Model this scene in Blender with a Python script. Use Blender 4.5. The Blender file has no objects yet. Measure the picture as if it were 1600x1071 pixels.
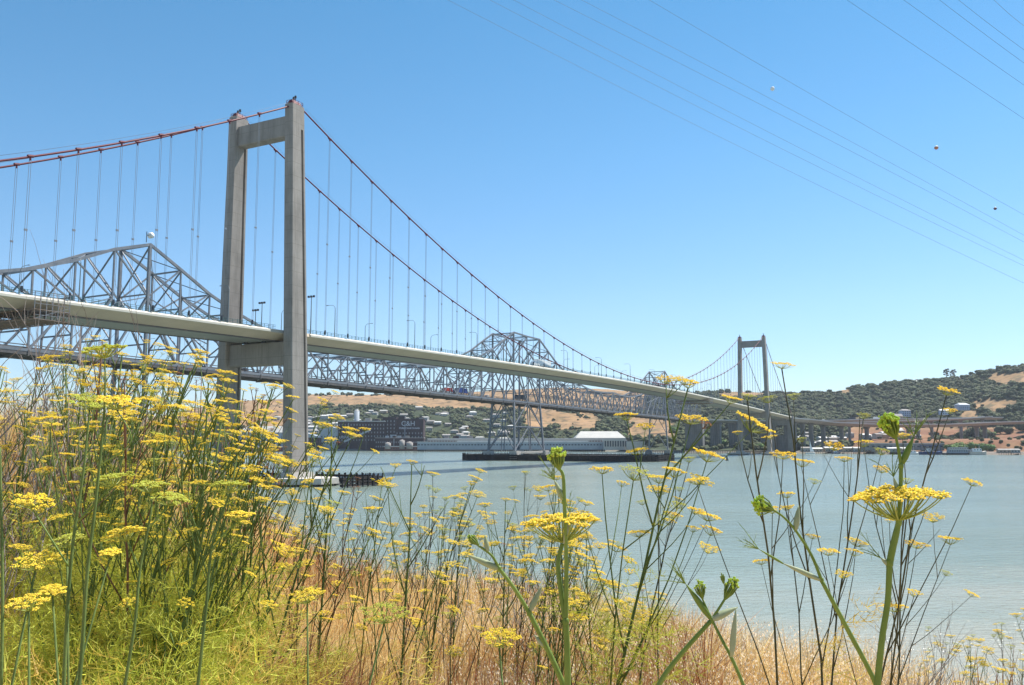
import bpy, math, random
import numpy as np
from mathutils import Vector, Matrix, Quaternion
R = math.radians
SC = bpy.context.scene
COL = SC.collection
random.seed(7); rng = np.random.default_rng(7)

# ------------------------------------------------------------------ camera
CAMZ = 13.816; F = 1349.9; PITCH = 6.561
cd = bpy.data.cameras.new('camera'); cam = bpy.data.objects.new('camera', cd); COL.objects.link(cam)
cam.location = (0, 0, CAMZ); cam.rotation_euler = (R(90 + PITCH), 0, 0)
cd.sensor_width = 36; cd.lens = F / 1600 * 36; cd.clip_start = 0.05; cd.clip_end = 20000
SC.camera = cam
# ------------------------------------------------------------------ light
SUNV = Vector((.5015, .344, 1.0)).normalized()
EL = math.asin(SUNV.z); ROT = math.atan2(SUNV.x, SUNV.y)
w = bpy.data.worlds.new('World'); SC.world = w; w.use_nodes = True
nt = w.node_tree; bg = nt.nodes['Background']
sk = nt.nodes.new('ShaderNodeTexSky'); sk.sky_type = 'NISHITA'; sk.sun_disc = False
sk.sun_elevation = EL; sk.sun_rotation = ROT; sk.altitude = 0; sk.air_density = 1.0; sk.dust_density = 0.0; sk.ozone_density = 1.6
_tc = nt.nodes.new('ShaderNodeTexCoord'); _sx = nt.nodes.new('ShaderNodeSeparateXYZ'); nt.links.new(_tc.outputs['Generated'], _sx.inputs[0])
_cr = nt.nodes.new('ShaderNodeValToRGB'); _cr.color_ramp.elements[0].color = (.62, .69, .84, 1); _cr.color_ramp.elements[1].color = (.43, .83, .92, 1); _cr.color_ramp.elements[1].position = .5
_e = _cr.color_ramp.elements.new(.15); _e.color = (.66, .80, .91, 1); _e = _cr.color_ramp.elements.new(.32); _e.color = (.54, .84, .93, 1)
_mx = nt.nodes.new('ShaderNodeMix'); _mx.data_type = 'RGBA'; _mx.blend_type = 'MULTIPLY'; _mx.inputs[0].default_value = 1
nt.links.new(_sx.outputs[2], _cr.inputs[0]); nt.links.new(sk.outputs[0], _mx.inputs[6]); nt.links.new(_cr.outputs[0], _mx.inputs[7])
nt.links.new(_mx.outputs[2], bg.inputs[0]); bg.inputs[1].default_value = 0.102
sd = bpy.data.lights.new('sun', 'SUN'); sd.energy = 5.0; sd.angle = R(.53); sd.color = (1, .95, .87)
so = bpy.data.objects.new('sun', sd); COL.objects.link(so); so.rotation_euler = SUNV.to_track_quat('Z', 'Y').to_euler()
SC.view_settings.view_transform = 'Standard'; SC.view_settings.look = 'None'
SC.view_settings.exposure = 0.8; SC.view_settings.gamma = 1
SC.cycles.max_bounces = 6; SC.cycles.transparent_max_bounces = 8

# ------------------------------------------------------------------ materials
def mat(name, col, rough=.8, col2=None, scale=1.0, detail=4, bump=0, bscale=None, metal=0, trans=0, island=0, coord='Object', stretch=None):
    m = bpy.data.materials.new(name); m.use_nodes = True; n = m.node_tree.nodes; l = m.node_tree.links
    b = n['Principled BSDF']; b.inputs['Roughness'].default_value = rough; b.inputs['Metallic'].default_value = metal
    b.inputs['Specular IOR Level'].default_value = .3
    c = (*col, 1); src = None
    if col2 is not None or bump:
        tc = n.new('ShaderNodeTexCoord'); mp = n.new('ShaderNodeMapping')
        l.new(tc.outputs[coord], mp.inputs[0])
        if stretch: mp.inputs['Scale'].default_value = stretch
    if col2 is not None:
        no = n.new('ShaderNodeTexNoise'); no.inputs['Scale'].default_value = scale; no.inputs['Detail'].default_value = detail
        no.inputs['Roughness'].default_value = .65
        l.new(mp.outputs[0], no.inputs['Vector'])
        cr = n.new('ShaderNodeValToRGB'); cr.color_ramp.elements[0].position = .32; cr.color_ramp.elements[1].position = .68
        cr.color_ramp.elements[0].color = c; cr.color_ramp.elements[1].color = (*col2, 1)
        l.new(no.outputs[0], cr.inputs[0]); src = cr.outputs[0]
        l.new(src, b.inputs['Base Color'])
    else: b.inputs['Base Color'].default_value = c
    if island:
        g = n.new('ShaderNodeNewGeometry'); hs = n.new('ShaderNodeHueSaturation')
        mr = n.new('ShaderNodeMapRange'); mr.inputs[3].default_value = 1 - island; mr.inputs[4].default_value = 1 + island
        l.new(g.outputs['Random Per Island'], mr.inputs[0]); l.new(mr.outputs[0], hs.inputs['Value'])
        mr2 = n.new('ShaderNodeMapRange'); mr2.inputs[3].default_value = .5 - island * .06; mr2.inputs[4].default_value = .5 + island * .06
        l.new(g.outputs['Random Per Island'], mr2.inputs[0]); l.new(mr2.outputs[0], hs.inputs['Hue'])
        hs.inputs['Color'].default_value = c
        if src: l.new(src, hs.inputs['Color'])
        l.new(hs.outputs[0], b.inputs['Base Color']); src = hs.outputs[0]
    if bump:
        nb = n.new('ShaderNodeTexNoise'); nb.inputs['Scale'].default_value = bscale or scale * 4; nb.inputs['Detail'].default_value = 5
        l.new(mp.outputs[0], nb.inputs['Vector'])
        bu = n.new('ShaderNodeBump'); bu.inputs['Strength'].default_value = bump; bu.inputs['Distance'].default_value = .1
        l.new(nb.outputs[0], bu.inputs['Height']); l.new(bu.outputs[0], b.inputs['Normal'])
    if trans:
        tr = n.new('ShaderNodeBsdfTranslucent'); mx = n.new('ShaderNodeMixShader'); mx.inputs[0].default_value = trans
        tr.inputs[0].default_value = c
        if src: l.new(src, tr.inputs[0])
        out = n['Material Output']; l.new(b.outputs[0], mx.inputs[1]); l.new(tr.outputs[0], mx.inputs[2]); l.new(mx.outputs[0], out.inputs[0])
    return m

def concrete(name, col, col2, joint=4.6):
    m = mat(name, col, .9, col2, .22, 6, bump=.25, bscale=2.5, stretch=(1, 1, .45))
    n = m.node_tree.nodes; l = m.node_tree.links; b = n['Principled BSDF']
    tc = n.new('ShaderNodeTexCoord'); sx = n.new('ShaderNodeSeparateXYZ'); l.new(tc.outputs['Object'], sx.inputs[0])
    mo = n.new('ShaderNodeMath'); mo.operation = 'MODULO'; mo.inputs[1].default_value = joint; l.new(sx.outputs[2], mo.inputs[0])
    lt = n.new('ShaderNodeMath'); lt.operation = 'LESS_THAN'; lt.inputs[1].default_value = .16; l.new(mo.outputs[0], lt.inputs[0])
    ml = n.new('ShaderNodeMath'); ml.operation = 'MULTIPLY'; ml.inputs[1].default_value = .35; l.new(lt.outputs[0], ml.inputs[0])
    # water streaks running down
    st = n.new('ShaderNodeTexNoise'); st.inputs['Scale'].default_value = 1.6; st.inputs['Detail'].default_value = 3
    mp = n.new('ShaderNodeMapping'); mp.inputs['Scale'].default_value = (1, 1, .04); l.new(tc.outputs['Object'], mp.inputs[0]); l.new(mp.outputs[0], st.inputs['Vector'])
    m2 = n.new('ShaderNodeMapRange'); m2.inputs[1].default_value = .5; m2.inputs[2].default_value = .75; m2.inputs[3].default_value = 0; m2.inputs[4].default_value = .35
    l.new(st.outputs[0], m2.inputs[0])
    ad = n.new('ShaderNodeMath'); ad.operation = 'MAXIMUM'; l.new(ml.outputs[0], ad.inputs[0]); l.new(m2.outputs[0], ad.inputs[1])
    mx = n.new('ShaderNodeMix'); mx.data_type = 'RGBA'; mx.inputs[7].default_value = (col[0] * .45, col[1] * .43, col[2] * .4, 1)
    old = b.inputs['Base Color'].links[0].from_socket
    l.new(old, mx.inputs[6]); l.new(ad.outputs[0], mx.inputs[0]); l.new(mx.outputs[2], b.inputs['Base Color'])
    return m

M = {}
M['conc'] = concrete('tower concrete', (.225, .203, .182), (.33, .298, .268))
M['conc_lt'] = mat('pale concrete', (.42, .385, .34), .85, (.54, .50, .45), .8, bump=.1)
M['conc_dk'] = concrete('weathered concrete', (.17, .165, .155), (.27, .255, .24), 3.0)
M['deckwhite'] = mat('white painted deck edge', (.58, .54, .46), .6, (.50, .47, .40), .3)
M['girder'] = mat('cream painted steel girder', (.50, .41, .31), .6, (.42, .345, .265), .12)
M['girder_bot'] = mat('darker girder soffit', (.27, .27, .24), .6, (.22, .22, .20), .15)  # darker tone for the flat underside of the girder
M['asphalt'] = mat('asphalt', (.05, .05, .05), .9, (.07, .07, .07), .5)
M['red'] = mat('red cable paint', (.14, .014, .024), .5, (.11, .012, .02), .3)
M['rope'] = mat('galvanised rope', (.20, .22, .25), .5)
M['teal'] = mat('teal railing paint', (.05, .13, .13), .5)
M['steel'] = mat('blue grey truss paint', (.14, .16, .19), .5, (.235, .24, .255), .25, 5)
M['steel_dk'] = mat('dark deck steel', (.085, .085, .09), .6, (.15, .13, .12), .3)
M['timber'] = mat('creosoted timber', (.018, .016, .018), .9, (.04, .032, .028), 1.5, bump=.4)
M['dark'] = mat('dark metal', (.03, .035, .045), .5)
M['pole'] = mat('lamp pole metal', (.16, .19, .20), .45)
M['white'] = mat('white paint', (.78, .78, .76), .5)
M['glass'] = mat('dark glass', (.02, .03, .045), .12)
M['rust'] = mat('rusty scaffold', (.16, .10, .07), .8, (.28, .22, .18), .8)

# ------------------------------------------------------------------ mesh builder
class MB:
    def __init__(s): s.v = []; s.f = []; s.m = []; s.mi = 0
    def add(s, vs, fs):
        o = len(s.v); s.v.extend([tuple(p) for p in vs]); s.f.extend([tuple(i + o for i in f) for f in fs]); s.m.extend([s.mi] * len(fs))
    def hexa(s, p):   # 8 pts: bottom 4 ccw, top 4
        s.add(p, [(3, 2, 1, 0), (4, 5, 6, 7), (0, 1, 5, 4), (1, 2, 6, 5), (2, 3, 7, 6), (3, 0, 4, 7)])
    def box(s, c, d, rz=0):
        x, y, z = d[0] / 2, d[1] / 2, d[2] / 2; ca, sa = math.cos(rz), math.sin(rz)
        P = [(-x, -y, -z), (x, -y, -z), (x, y, -z), (-x, y, -z), (-x, -y, z), (x, -y, z), (x, y, z), (-x, y, z)]
        s.hexa([(c[0] + a * ca - b * sa, c[1] + a * sa + b * ca, c[2] + e) for a, b, e in P])
    def bar(s, a, b, w_, h_, up=(0, 0, 1)):
        a = Vector(a); b = Vector(b); d = (b - a)
        if d.length < 1e-6: return
        d.normalize(); u = Vector(up)
        if abs(d.dot(u)) > .98: u = UV3
        x = d.cross(u).normalized() * (w_ / 2); y = x.cross(d).normalized() * (h_ / 2)
        s.hexa([a - x - y, a + x - y, b + x - y, b - x - y, a - x + y, a + x + y, b + x + y, b - x + y])
    def tube(s, pts, rad, n=6, cap=True):
        pts = [Vector(p) for p in pts]; k = len(pts)
        if not hasattr(rad, '__len__'): rad = [rad] * k
        vs = []; prev = None
        for i, p in enumerate(pts):
            d = (pts[min(i + 1, k - 1)] - pts[max(i - 1, 0)])
            d = d.normalized() if d.length > 1e-9 else Vector((0, 0, 1))
            if prev is None:
                r = Vector((1, 0, 0)) if abs(d.x) < .8 else Vector((0, 1, 0))
                u = d.cross(r).normalized()
            else:
                u = (prev - d * prev.dot(d)); u = u.normalized() if u.length > 1e-6 else d.orthogonal().normalized()
            prev = u; v = d.cross(u)
            for j in range(n):
                a = 2 * math.pi * j / n
                vs.append(p + (u * math.cos(a) + v * math.sin(a)) * rad[i])
        fs = []
        for i in range(k - 1):
            for j in range(n):
                a = i * n + j; b = i * n + (j + 1) % n; fs.append((a, b, b + n, a + n))
        if cap: fs.append(tuple(range(n - 1, -1, -1))); fs.append(tuple(range((k - 1) * n, k * n)))
        s.add(vs, fs)
    def loft(s, rings, cap=True):
        n = len(rings[0]); vs = [p for r in rings for p in r]; fs = []
        for i in range(len(rings) - 1):
            for j in range(n):
                a = i * n + j; b = i * n + (j + 1) % n; fs.append((a, b, b + n, a + n))
        if cap: fs.append(tuple(range(n - 1, -1, -1))); fs.append(tuple(range((len(rings) - 1) * n, len(rings) * n)))
        s.add(vs, fs)
    def mesh(s, name, mats, smooth=False):
        me = bpy.data.meshes.new(name); me.from_pydata([tuple(v) for v in s.v], [], s.f)
        for m_ in (mats if isinstance(mats, (list, tuple)) else [mats]): me.materials.append(m_)
        me.polygons.foreach_set('material_index', s.m)
        if smooth: me.polygons.foreach_set('use_smooth', [True] * len(s.f))
        me.update(); return me
    def build(s, name, mats, parent=None, smooth=False):
        return link(name, s.mesh(name, mats, smooth), parent)

def link(name, me, parent=None, kind=None):
    o = bpy.data.objects.new(name, me); COL.objects.link(o)
    if parent is not None:
        o.parent = parent
        if parent.type == 'EMPTY' or True: o.matrix_parent_inverse = wmat(parent).inverted()
    if kind: o['kind'] = kind
    return o
def wmat(o):
    m_ = o.matrix_basis.copy()
    if o.parent is not None: m_ = wmat(o.parent) @ o.matrix_parent_inverse @ m_
    return m_
def tag(o, label=None, cat=None, group=None, kind=None):
    if label: o['label'] = label
    if cat: o['category'] = cat
    if group: o['group'] = group
    if kind: o['kind'] = kind
    return o
def thing(name, loc, label, cat, group=None, rz=0):
    o = bpy.data.objects.new(name, None); COL.objects.link(o); o.location = loc; o.rotation_euler = (0, 0, rz)
    o.empty_display_size = .1
    return tag(o, label, cat, group)
def sub(name, me, parent, mtx=None):     # child given in the parent's local space
    o = bpy.data.objects.new(name, me); COL.objects.link(o); o.parent = parent
    if mtx is not None: o.matrix_basis = mtx
    return o
def copy_tree(o, parent=None):
    c = o.copy(); COL.objects.link(c); c.parent = parent
    for ch in KIDS.get(o.name, []): copy_tree_child(ch, c)
    return c
KIDS = {}
def copy_tree_child(ch, p):
    d = ch.copy(); COL.objects.link(d); d.parent = p
    for g in KIDS.get(ch.name, []): copy_tree_child(g, d)
def register(o, kids): KIDS[o.name] = list(kids)

# ------------------------------------------------------------------ frames of the two bridges
AZ = R(28.131)
UX, UY = math.sin(AZ), math.cos(AZ); NX, NY = math.cos(AZ), -math.sin(AZ)
UV3 = Vector((UX, UY, 0)); NV3 = Vector((NX, NY, 0))
X0, Y0 = -83.798, 286.772
def B(t, n, z): return Vector((X0 + UX * t + NX * n, Y0 + UY * t + NY * n, z))
DL = R(.874)
def O(t, n, z):
    c, s = math.cos(DL), math.sin(DL)
    return B(t * c - n * s + 29.217, -102.326 - t * s + n * c, z)
def at(px, d, z=0):                       # a point on the ground plan: bearing of a column of the picture, at distance d
    c, s = math.cos(R(PITCH)), math.sin(R(PITCH))
    return Vector(((px - 800) / F * (d * c + (z - CAMZ) * s), d, z))
def zat(py, d):                            # height that shows at row py at distance d (small pitch)
    Yv = -(py - 535.5) / F; c, s = math.cos(R(PITCH)), math.sin(R(PITCH))
    return CAMZ + d * (s + Yv * c) / (c - Yv * s)
def P3(px, py, d): z = zat(py, d); return at(px, d, z)

_dk = np.polyfit([-200, -96, -79, -66, 12, 58, 106, 180, 229, 310, 400, 549, 720, 870, 900], [46.9, 48.5, 48.8, 49.0, 50, 50.6, 51.5, 52.5, 52.9, 53.0, 52.6, 50.8, 47.3, 44.4, 43.8], 4)
def dz(t): return float(np.polyval(_dk, t))
HT = 126.0; WT = 12.75; WB = 15.6; L = 728.0
def ln(z): return WB + (WT - WB) * z / HT            # leg centre offset at height z

# ------------------------------------------------------------------ water, bed, banks
def grid_mesh(name, xs, ys, zf, m_, smooth=True):
    X, Y = np.meshgrid(xs, ys); Z = zf(X, Y); nx, ny = len(xs), len(ys)
    v = np.stack([X, Y, Z], -1).reshape(-1, 3)
    i = np.arange(nx * ny).reshape(ny, nx)
    f = np.stack([i[:-1, :-1], i[:-1, 1:], i[1:, 1:], i[1:, :-1]], -1).reshape(-1, 4)
    return np_mesh(name, v, f, m_, smooth)
def np_mesh(name, v, f, m_, smooth=False, mi=None):
    me = bpy.data.meshes.new(name); v = np.asarray(v, np.float32); f = np.asarray(f, np.int32); k = f.shape[1]
    me.vertices.add(len(v)); me.vertices.foreach_set('co', v.ravel())
    me.loops.add(f.size); me.loops.foreach_set('vertex_index', f.ravel())
    me.polygons.add(len(f)); me.polygons.foreach_set('loop_start', np.arange(0, f.size, k, dtype=np.int32)); me.polygons.foreach_set('loop_total', np.full(len(f), k, np.int32))
    if smooth: me.polygons.foreach_set('use_smooth', np.ones(len(f), bool))
    for q in (m_ if isinstance(m_, (list, tuple)) else [m_]): me.materials.append(q)
    if mi is not None: me.polygons.foreach_set('material_index', np.asarray(mi, np.int32))
    me.update(calc_edges=True); me.validate(); return me

def water_mat():
    m = bpy.data.materials.new('silty strait water'); m.use_nodes = True; n = m.node_tree.nodes; l = m.node_tree.links
    b = n['Principled BSDF']; b.inputs['Roughness'].default_value = .14; b.inputs['IOR'].default_value = 1.33; b.inputs['Specular IOR Level'].default_value = .38
    tc = n.new('ShaderNodeTexCoord')
    big = n.new('ShaderNodeTexNoise'); big.inputs['Scale'].default_value = .012; big.inputs['Detail'].default_value = 4
    mp0 = n.new('ShaderNodeMapping'); mp0.inputs['Scale'].default_value = (.5, 1.3, 1); l.new(tc.outputs['Object'], mp0.inputs[0]); l.new(mp0.outputs[0], big.inputs['Vector'])
    cr = n.new('ShaderNodeValToRGB'); cr.color_ramp.elements[0].position = .35; cr.color_ramp.elements[1].position = .7
    cr.color_ramp.elements[0].color = (.175, .22, .185, 1); cr.color_ramp.elements[1].color = (.225, .275, .235, 1)
    l.new(big.outputs[0], cr.inputs[0])
    # muddy shallows along the near bank
    sx = n.new('ShaderNodeSeparateXYZ'); l.new(tc.outputs['Object'], sx.inputs[0])
    nd = n.new('ShaderNodeTexNoise'); nd.inputs['Scale'].default_value = .06; nd.inputs['Detail'].default_value = 5; l.new(mp0.outputs[0], nd.inputs['Vector'])
    ma = n.new('ShaderNodeMath'); ma.operation = 'MULTIPLY_ADD'; ma.inputs[1].default_value = 60; l.new(nd.outputs[0], ma.inputs[0]); l.new(sx.outputs[1], ma.inputs[2])
    mr = n.new('ShaderNodeMapRange'); mr.inputs[1].default_value = 70; mr.inputs[2].default_value = 125; mr.inputs[3].default_value = .8; mr.inputs[4].default_value = 0; l.new(ma.outputs[0], mr.inputs[0])
    mx = n.new('ShaderNodeMix'); mx.data_type = 'RGBA'; mx.inputs[7].default_value = (.42, .37, .29, 1); l.new(cr.outputs[0], mx.inputs[6]); l.new(mr.outputs[0], mx.inputs[0])
    l.new(mx.outputs[2], b.inputs['Base Color'])
    h = None
    for sc_, amp, str_ in ((.55, .30, (1, 1.9, 1)), (1.7, .14, (1, 1.6, 1)), (5.5, .05, (1, 1.3, 1)), (.11, .45, (1, 2.2, 1))):
        mp = n.new('ShaderNodeMapping'); mp.inputs['Scale'].default_value = str_; mp.inputs['Rotation'].default_value = (0, 0, R(12 * sc_))
        l.new(tc.outputs['Object'], mp.inputs[0])
        no = n.new('ShaderNodeTexNoise'); no.inputs['Scale'].default_value = sc_; no.inputs['Detail'].default_value = 3; l.new(mp.outputs[0], no.inputs['Vector'])
        mu = n.new('ShaderNodeMath'); mu.operation = 'MULTIPLY_ADD'; mu.inputs[1].default_value = amp; l.new(no.outputs[0], mu.inputs[0])
        if h is None: mu.inputs[2].default_value = 0
        else: l.new(h, mu.inputs[2])
        h = mu.outputs[0]
    bu = n.new('ShaderNodeBump'); bu.inputs['Strength'].default_value = 1; bu.inputs['Distance'].default_value = 1.0
    wp = n.new('ShaderNodeTexNoise'); wp.inputs['Scale'].default_value = .02; wp.inputs['Detail'].default_value = 3; mpw = n.new('ShaderNodeMapping'); mpw.inputs['Scale'].default_value = (.45, 1.6, 1); mpw.inputs['Location'].default_value = (31, 7, 0)
    l.new(tc.outputs['Object'], mpw.inputs[0]); l.new(mpw.outputs[0], wp.inputs['Vector']); mrw = n.new('ShaderNodeMapRange'); mrw.inputs[1].default_value = .38; mrw.inputs[2].default_value = .62; mrw.inputs[3].default_value = .5; mrw.inputs[4].default_value = 1.0
    l.new(wp.outputs[0], mrw.inputs[0]); l.new(mrw.outputs[0], bu.inputs['Strength'])
    l.new(h, bu.inputs['Height']); l.new(bu.outputs[0], b.inputs['Normal'])
    return m
mb = MB(); mb.add([(-9000, -600, 0), (9000, -600, 0), (9000, 16000, 0), (-9000, 16000, 0)], [(0, 1, 2, 3)])
tag(mb.build('water', water_mat()), kind='structure')

def sm(x, a, b): t = np.clip((x - a) / (b - a), 0, 1); return t * t * (3 - 2 * t)
_br_x = [-60, -14, -8, -4, -1.2, 0.2, 1.6, 2.6, 3.3, 4.2, 6, 12, 60]
_br_y = [60, 17, 14.5, 13.5, 13.0, 12.0, 9.4, 6.5, 4.2, 2.4, .8, -3, -40]
def bumpy(x, y): return .10 * np.sin(x * 1.7 + y * .9) + .08 * np.sin(x * .8 - y * 2.3 + 1) + .05 * np.sin(3.1 * x + 2.7 * y)
def gz(x, y):
    x = np.asarray(x, float); y = np.asarray(y, float)
    top = 12.1 - .055 * np.clip(y, -5, 30) + .8 * np.clip(-(x + 2.6), 0, 1.9) + .12 * np.clip(-(x + 4.5), 0, 12) + bumpy(x, y)
    over = y - np.interp(x, _br_x, _br_y)
    return np.where(over > 0, top - .72 * over * sm(over, 0, 2.2), top)
ys = np.concatenate([np.linspace(-25, 0, 20), np.linspace(.3, 40, 140), np.linspace(42, 140, 50)])
xs = np.concatenate([np.linspace(-110, -22, 40), np.linspace(-21, 16, 130), np.linspace(17, 70, 30)])
M['soil'] = mat('straw covered soil', (.45, .30, .17), .95, (.60, .44, .27), 1.2, 6, bump=.6, bscale=9)
tag(link('near_bank', grid_mesh('near_bank', xs, ys, lambda X, Y: np.maximum(gz(X, Y), -3), M['soil'])), kind='structure')

# ------------------------------------------------------------------ far shore terrain
_sk_px = [-900, -300, 0, 200, 266, 343, 400, 450, 488, 560, 640, 720, 800, 870, 950, 1000, 1085, 1130, 1165, 1250, 1300, 1347, 1394, 1465, 1506, 1553, 1600, 1700, 1900, 2500]
_sk_y = [676, 672, 668, 660, 649, 630, 626, 624, 617, 618, 616, 614, 610, 606, 609, 614, 616, 613, 613, 617, 613, 605, 600, 596, 590, 578, 573, 566, 566, 610]
_rd_px = [-900, 0, 450, 900, 1150, 1300, 1450, 1600, 2500]; _rd = [2500, 2500, 2400, 2300, 2150, 2000, 1800, 1650, 1600]
_sh_px = [-900, 0, 500, 600, 760, 860, 980, 1040, 1150, 1300, 1440, 1590, 1900, 2500]; _sh = [1250, 1300, 1330, 1350, 1380, 1330, 1230, 1110, 1060, 1040, 965, 935, 900, 900]
def noise2(x, y, s=1):
    return (np.sin(x / (61 * s) + 1.3 * np.sin(y / (83 * s))) + np.sin(y / (47 * s) + 1.7 * np.sin(x / (71 * s) + 2)) + .6 * np.sin((x + y) / (29 * s) + np.sin((x - y) / (37 * s)) * 1.5)) / 2.6
def th(x, y):
    x = np.asarray(x, float); y = np.asarray(y, float)
    px = 800 + x / np.maximum(y, 1) * F
    ys_ = np.interp(px, _sh_px, _sh); yr = np.interp(px, _rd_px, _rd)
    zr = CAMZ + (691 - np.interp(px, _sk_px, _sk_y)) / F * yr
    s = y - ys_
    q = np.clip((y - ys_ - 70) / (yr - ys_ - 70), 0, 1)
    z = -3 + 6.2 * sm(s, -6, 5) + (zr - 3.2) * (q ** (1.15 + .85 * sm(px, 1200, 1350)))
    z = z + noise2(x, y) * 11 * sm(q, .08, .3) * (1 - sm(q, .75, 1.0)) + noise2(x + 300, y, .35) * 3.0 * sm(q, .1, .3) * (1 - sm(q, .8, 1.0))
    # cutting and embankment below the freeway on the right
    e = sm(px, 1290, 1380); z = z + e * 13 * sm(s, 25, 60) * (1 - sm(s, 150, 320))
    back = np.clip(y - yr, 0, None); return z - back * .12
us = np.linspace(-1.15, 1.05, 420); dd = np.concatenate([np.linspace(880, 1500, 125), np.linspace(1510, 2600, 110), np.linspace(2650, 3600, 12)])
Ug, Dg = np.meshgrid(us, dd)
v = np.stack([Ug * Dg, Dg, th(Ug * Dg, Dg)], -1).reshape(-1, 3); ii = np.arange(len(us) * len(dd)).reshape(len(dd), len(us))
fc = np.stack([ii[:-1, :-1], ii[:-1, 1:], ii[1:, 1:], ii[1:, :-1]], -1).reshape(-1, 4)
def hill_mat():
    m = mat('dry grass hills', (.27, .16, .072), .95, (.36, .22, .11), .012, 8)
    n = m.node_tree.nodes; l = m.node_tree.links; b = n['Principled BSDF']
    tc = n.new('ShaderNodeTexCoord')
    def nz(s, d=6):
        q = n.new('ShaderNodeTexNoise'); q.inputs['Scale'].default_value = s; q.inputs['Detail'].default_value = d; l.new(tc.outputs['Object'], q.inputs['Vector']); return q.outputs[0]
    def ramp(s, a, b_):
        q = n.new('ShaderNodeMapRange'); q.inputs[1].default_value = a; q.inputs[2].default_value = b_; l.new(s, q.inputs[0]); return q.outputs[0]
    def mix(f, c1, c2):
        q = n.new('ShaderNodeMix'); q.data_type = 'RGBA'; l.new(f, q.inputs[0]); l.new(c1, q.inputs[6])
        q.inputs[7].default_value = (*c2, 1); return q.outputs[2]
    c = b.inputs['Base Color'].links[0].from_socket
    c = mix(ramp(nz(.035, 8), .56, .66), c, (.16, .125, .06))          # scrub
    # cover attribute: woodland floor, red soil
    at_ = n.new('ShaderNodeAttribute'); at_.attribute_name = 'cover'
    sp = n.new('ShaderNodeSeparateColor'); l.new(at_.outputs['Color'], sp.inputs[0])
    c = mix(ramp(nz(.06, 8), .5, .62), c, (.15, .10, .05)); c = mix(sp.outputs[0], c, (.035, .048, .018)); c = mix(sp.outputs[1], c, (.19, .085, .042)); c = mix(sp.outputs[2], c, (.22, .20, .17))
    l.new(c, b.inputs['Base Color']); return m
# woodland cover as a function of place on the far shore
def pxy(x, y, z): 
    c, s = math.cos(R(PITCH)), math.sin(R(PITCH)); d = y * c + (z - CAMZ) * s
    return 800 + F * x / d, 535.5 - F * (-y * s + (z - CAMZ) * c) / d
OPEN = [(100, 455, 600, 668, .93), (455, 1010, 590, 634, .72), (560, 640, 590, 628, .95), (645, 770, 600, 638, .88), (770, 1010, 600, 641, .9), (820, 870, 640, 668, .85), (870, 935, 645, 672, .6), (985, 1050, 650, 684, .9), (1125, 1200, 600, 622, .85),
        (1200, 1330, 608, 616, .6), (1330, 1600, 560, 596, .42), (1520, 1590, 624, 642, .75), (1545, 1640, 585, 602, .8), (1325, 1640, 668, 706, .93), (1500, 1530, 644, 655, .8), (1335, 1400, 646, 668, .3)]
def woods(px, py, x, y):
    o = np.zeros_like(px)
    for a, b_, c_, d_, k in OPEN:
        wx = sm(px, a - 10, a + 10) * (1 - sm(px, b_ - 10, b_ + 10)) * sm(py, c_ - 4, c_ + 3) * (1 - sm(py, d_ - 4, d_ + 3)); o = np.maximum(o, wx * k)
    n_ = noise2(x * 1.7 + 90, y * 1.7, .8) * .5 + noise2(x * 3 + 10, y * 3 + 50, .5) * .4
    return np.clip(1 - o * 1.25 + n_ * np.where(o > .1, .5, .3) + .03, 0, 1)
vx, vy = pxy(v[:, 0], v[:, 1], v[:, 2]); wd = woods(vx, vy, v[:, 0], v[:, 1])
me = np_mesh('hills', v, fc, hill_mat(), True)
ca = me.color_attributes.new('cover', 'FLOAT_COLOR', 'POINT'); cc = np.zeros((len(v), 4), np.float32); cc[:, 3] = 1
cc[:, 0] = sm(wd, .5, .8); cc[:, 1] = sm(vx, 1290, 1350) * sm(vy, 666, 674) * (.6 + .4 * np.clip(noise2(v[:, 0] * 4, v[:, 1] * 4, .6) * 1.5 + .6, 0, 1)); 
shs = v[:, 1] - np.interp(vx, _sh_px, _sh); cc[:, 2] = (1 - sm(shs, 4, 30)) * .8
cc[:, 0] *= (1 - cc[:, 1])
ca.data.foreach_set('color', cc.ravel())
tag(link('hills', me), kind='structure')
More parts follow.
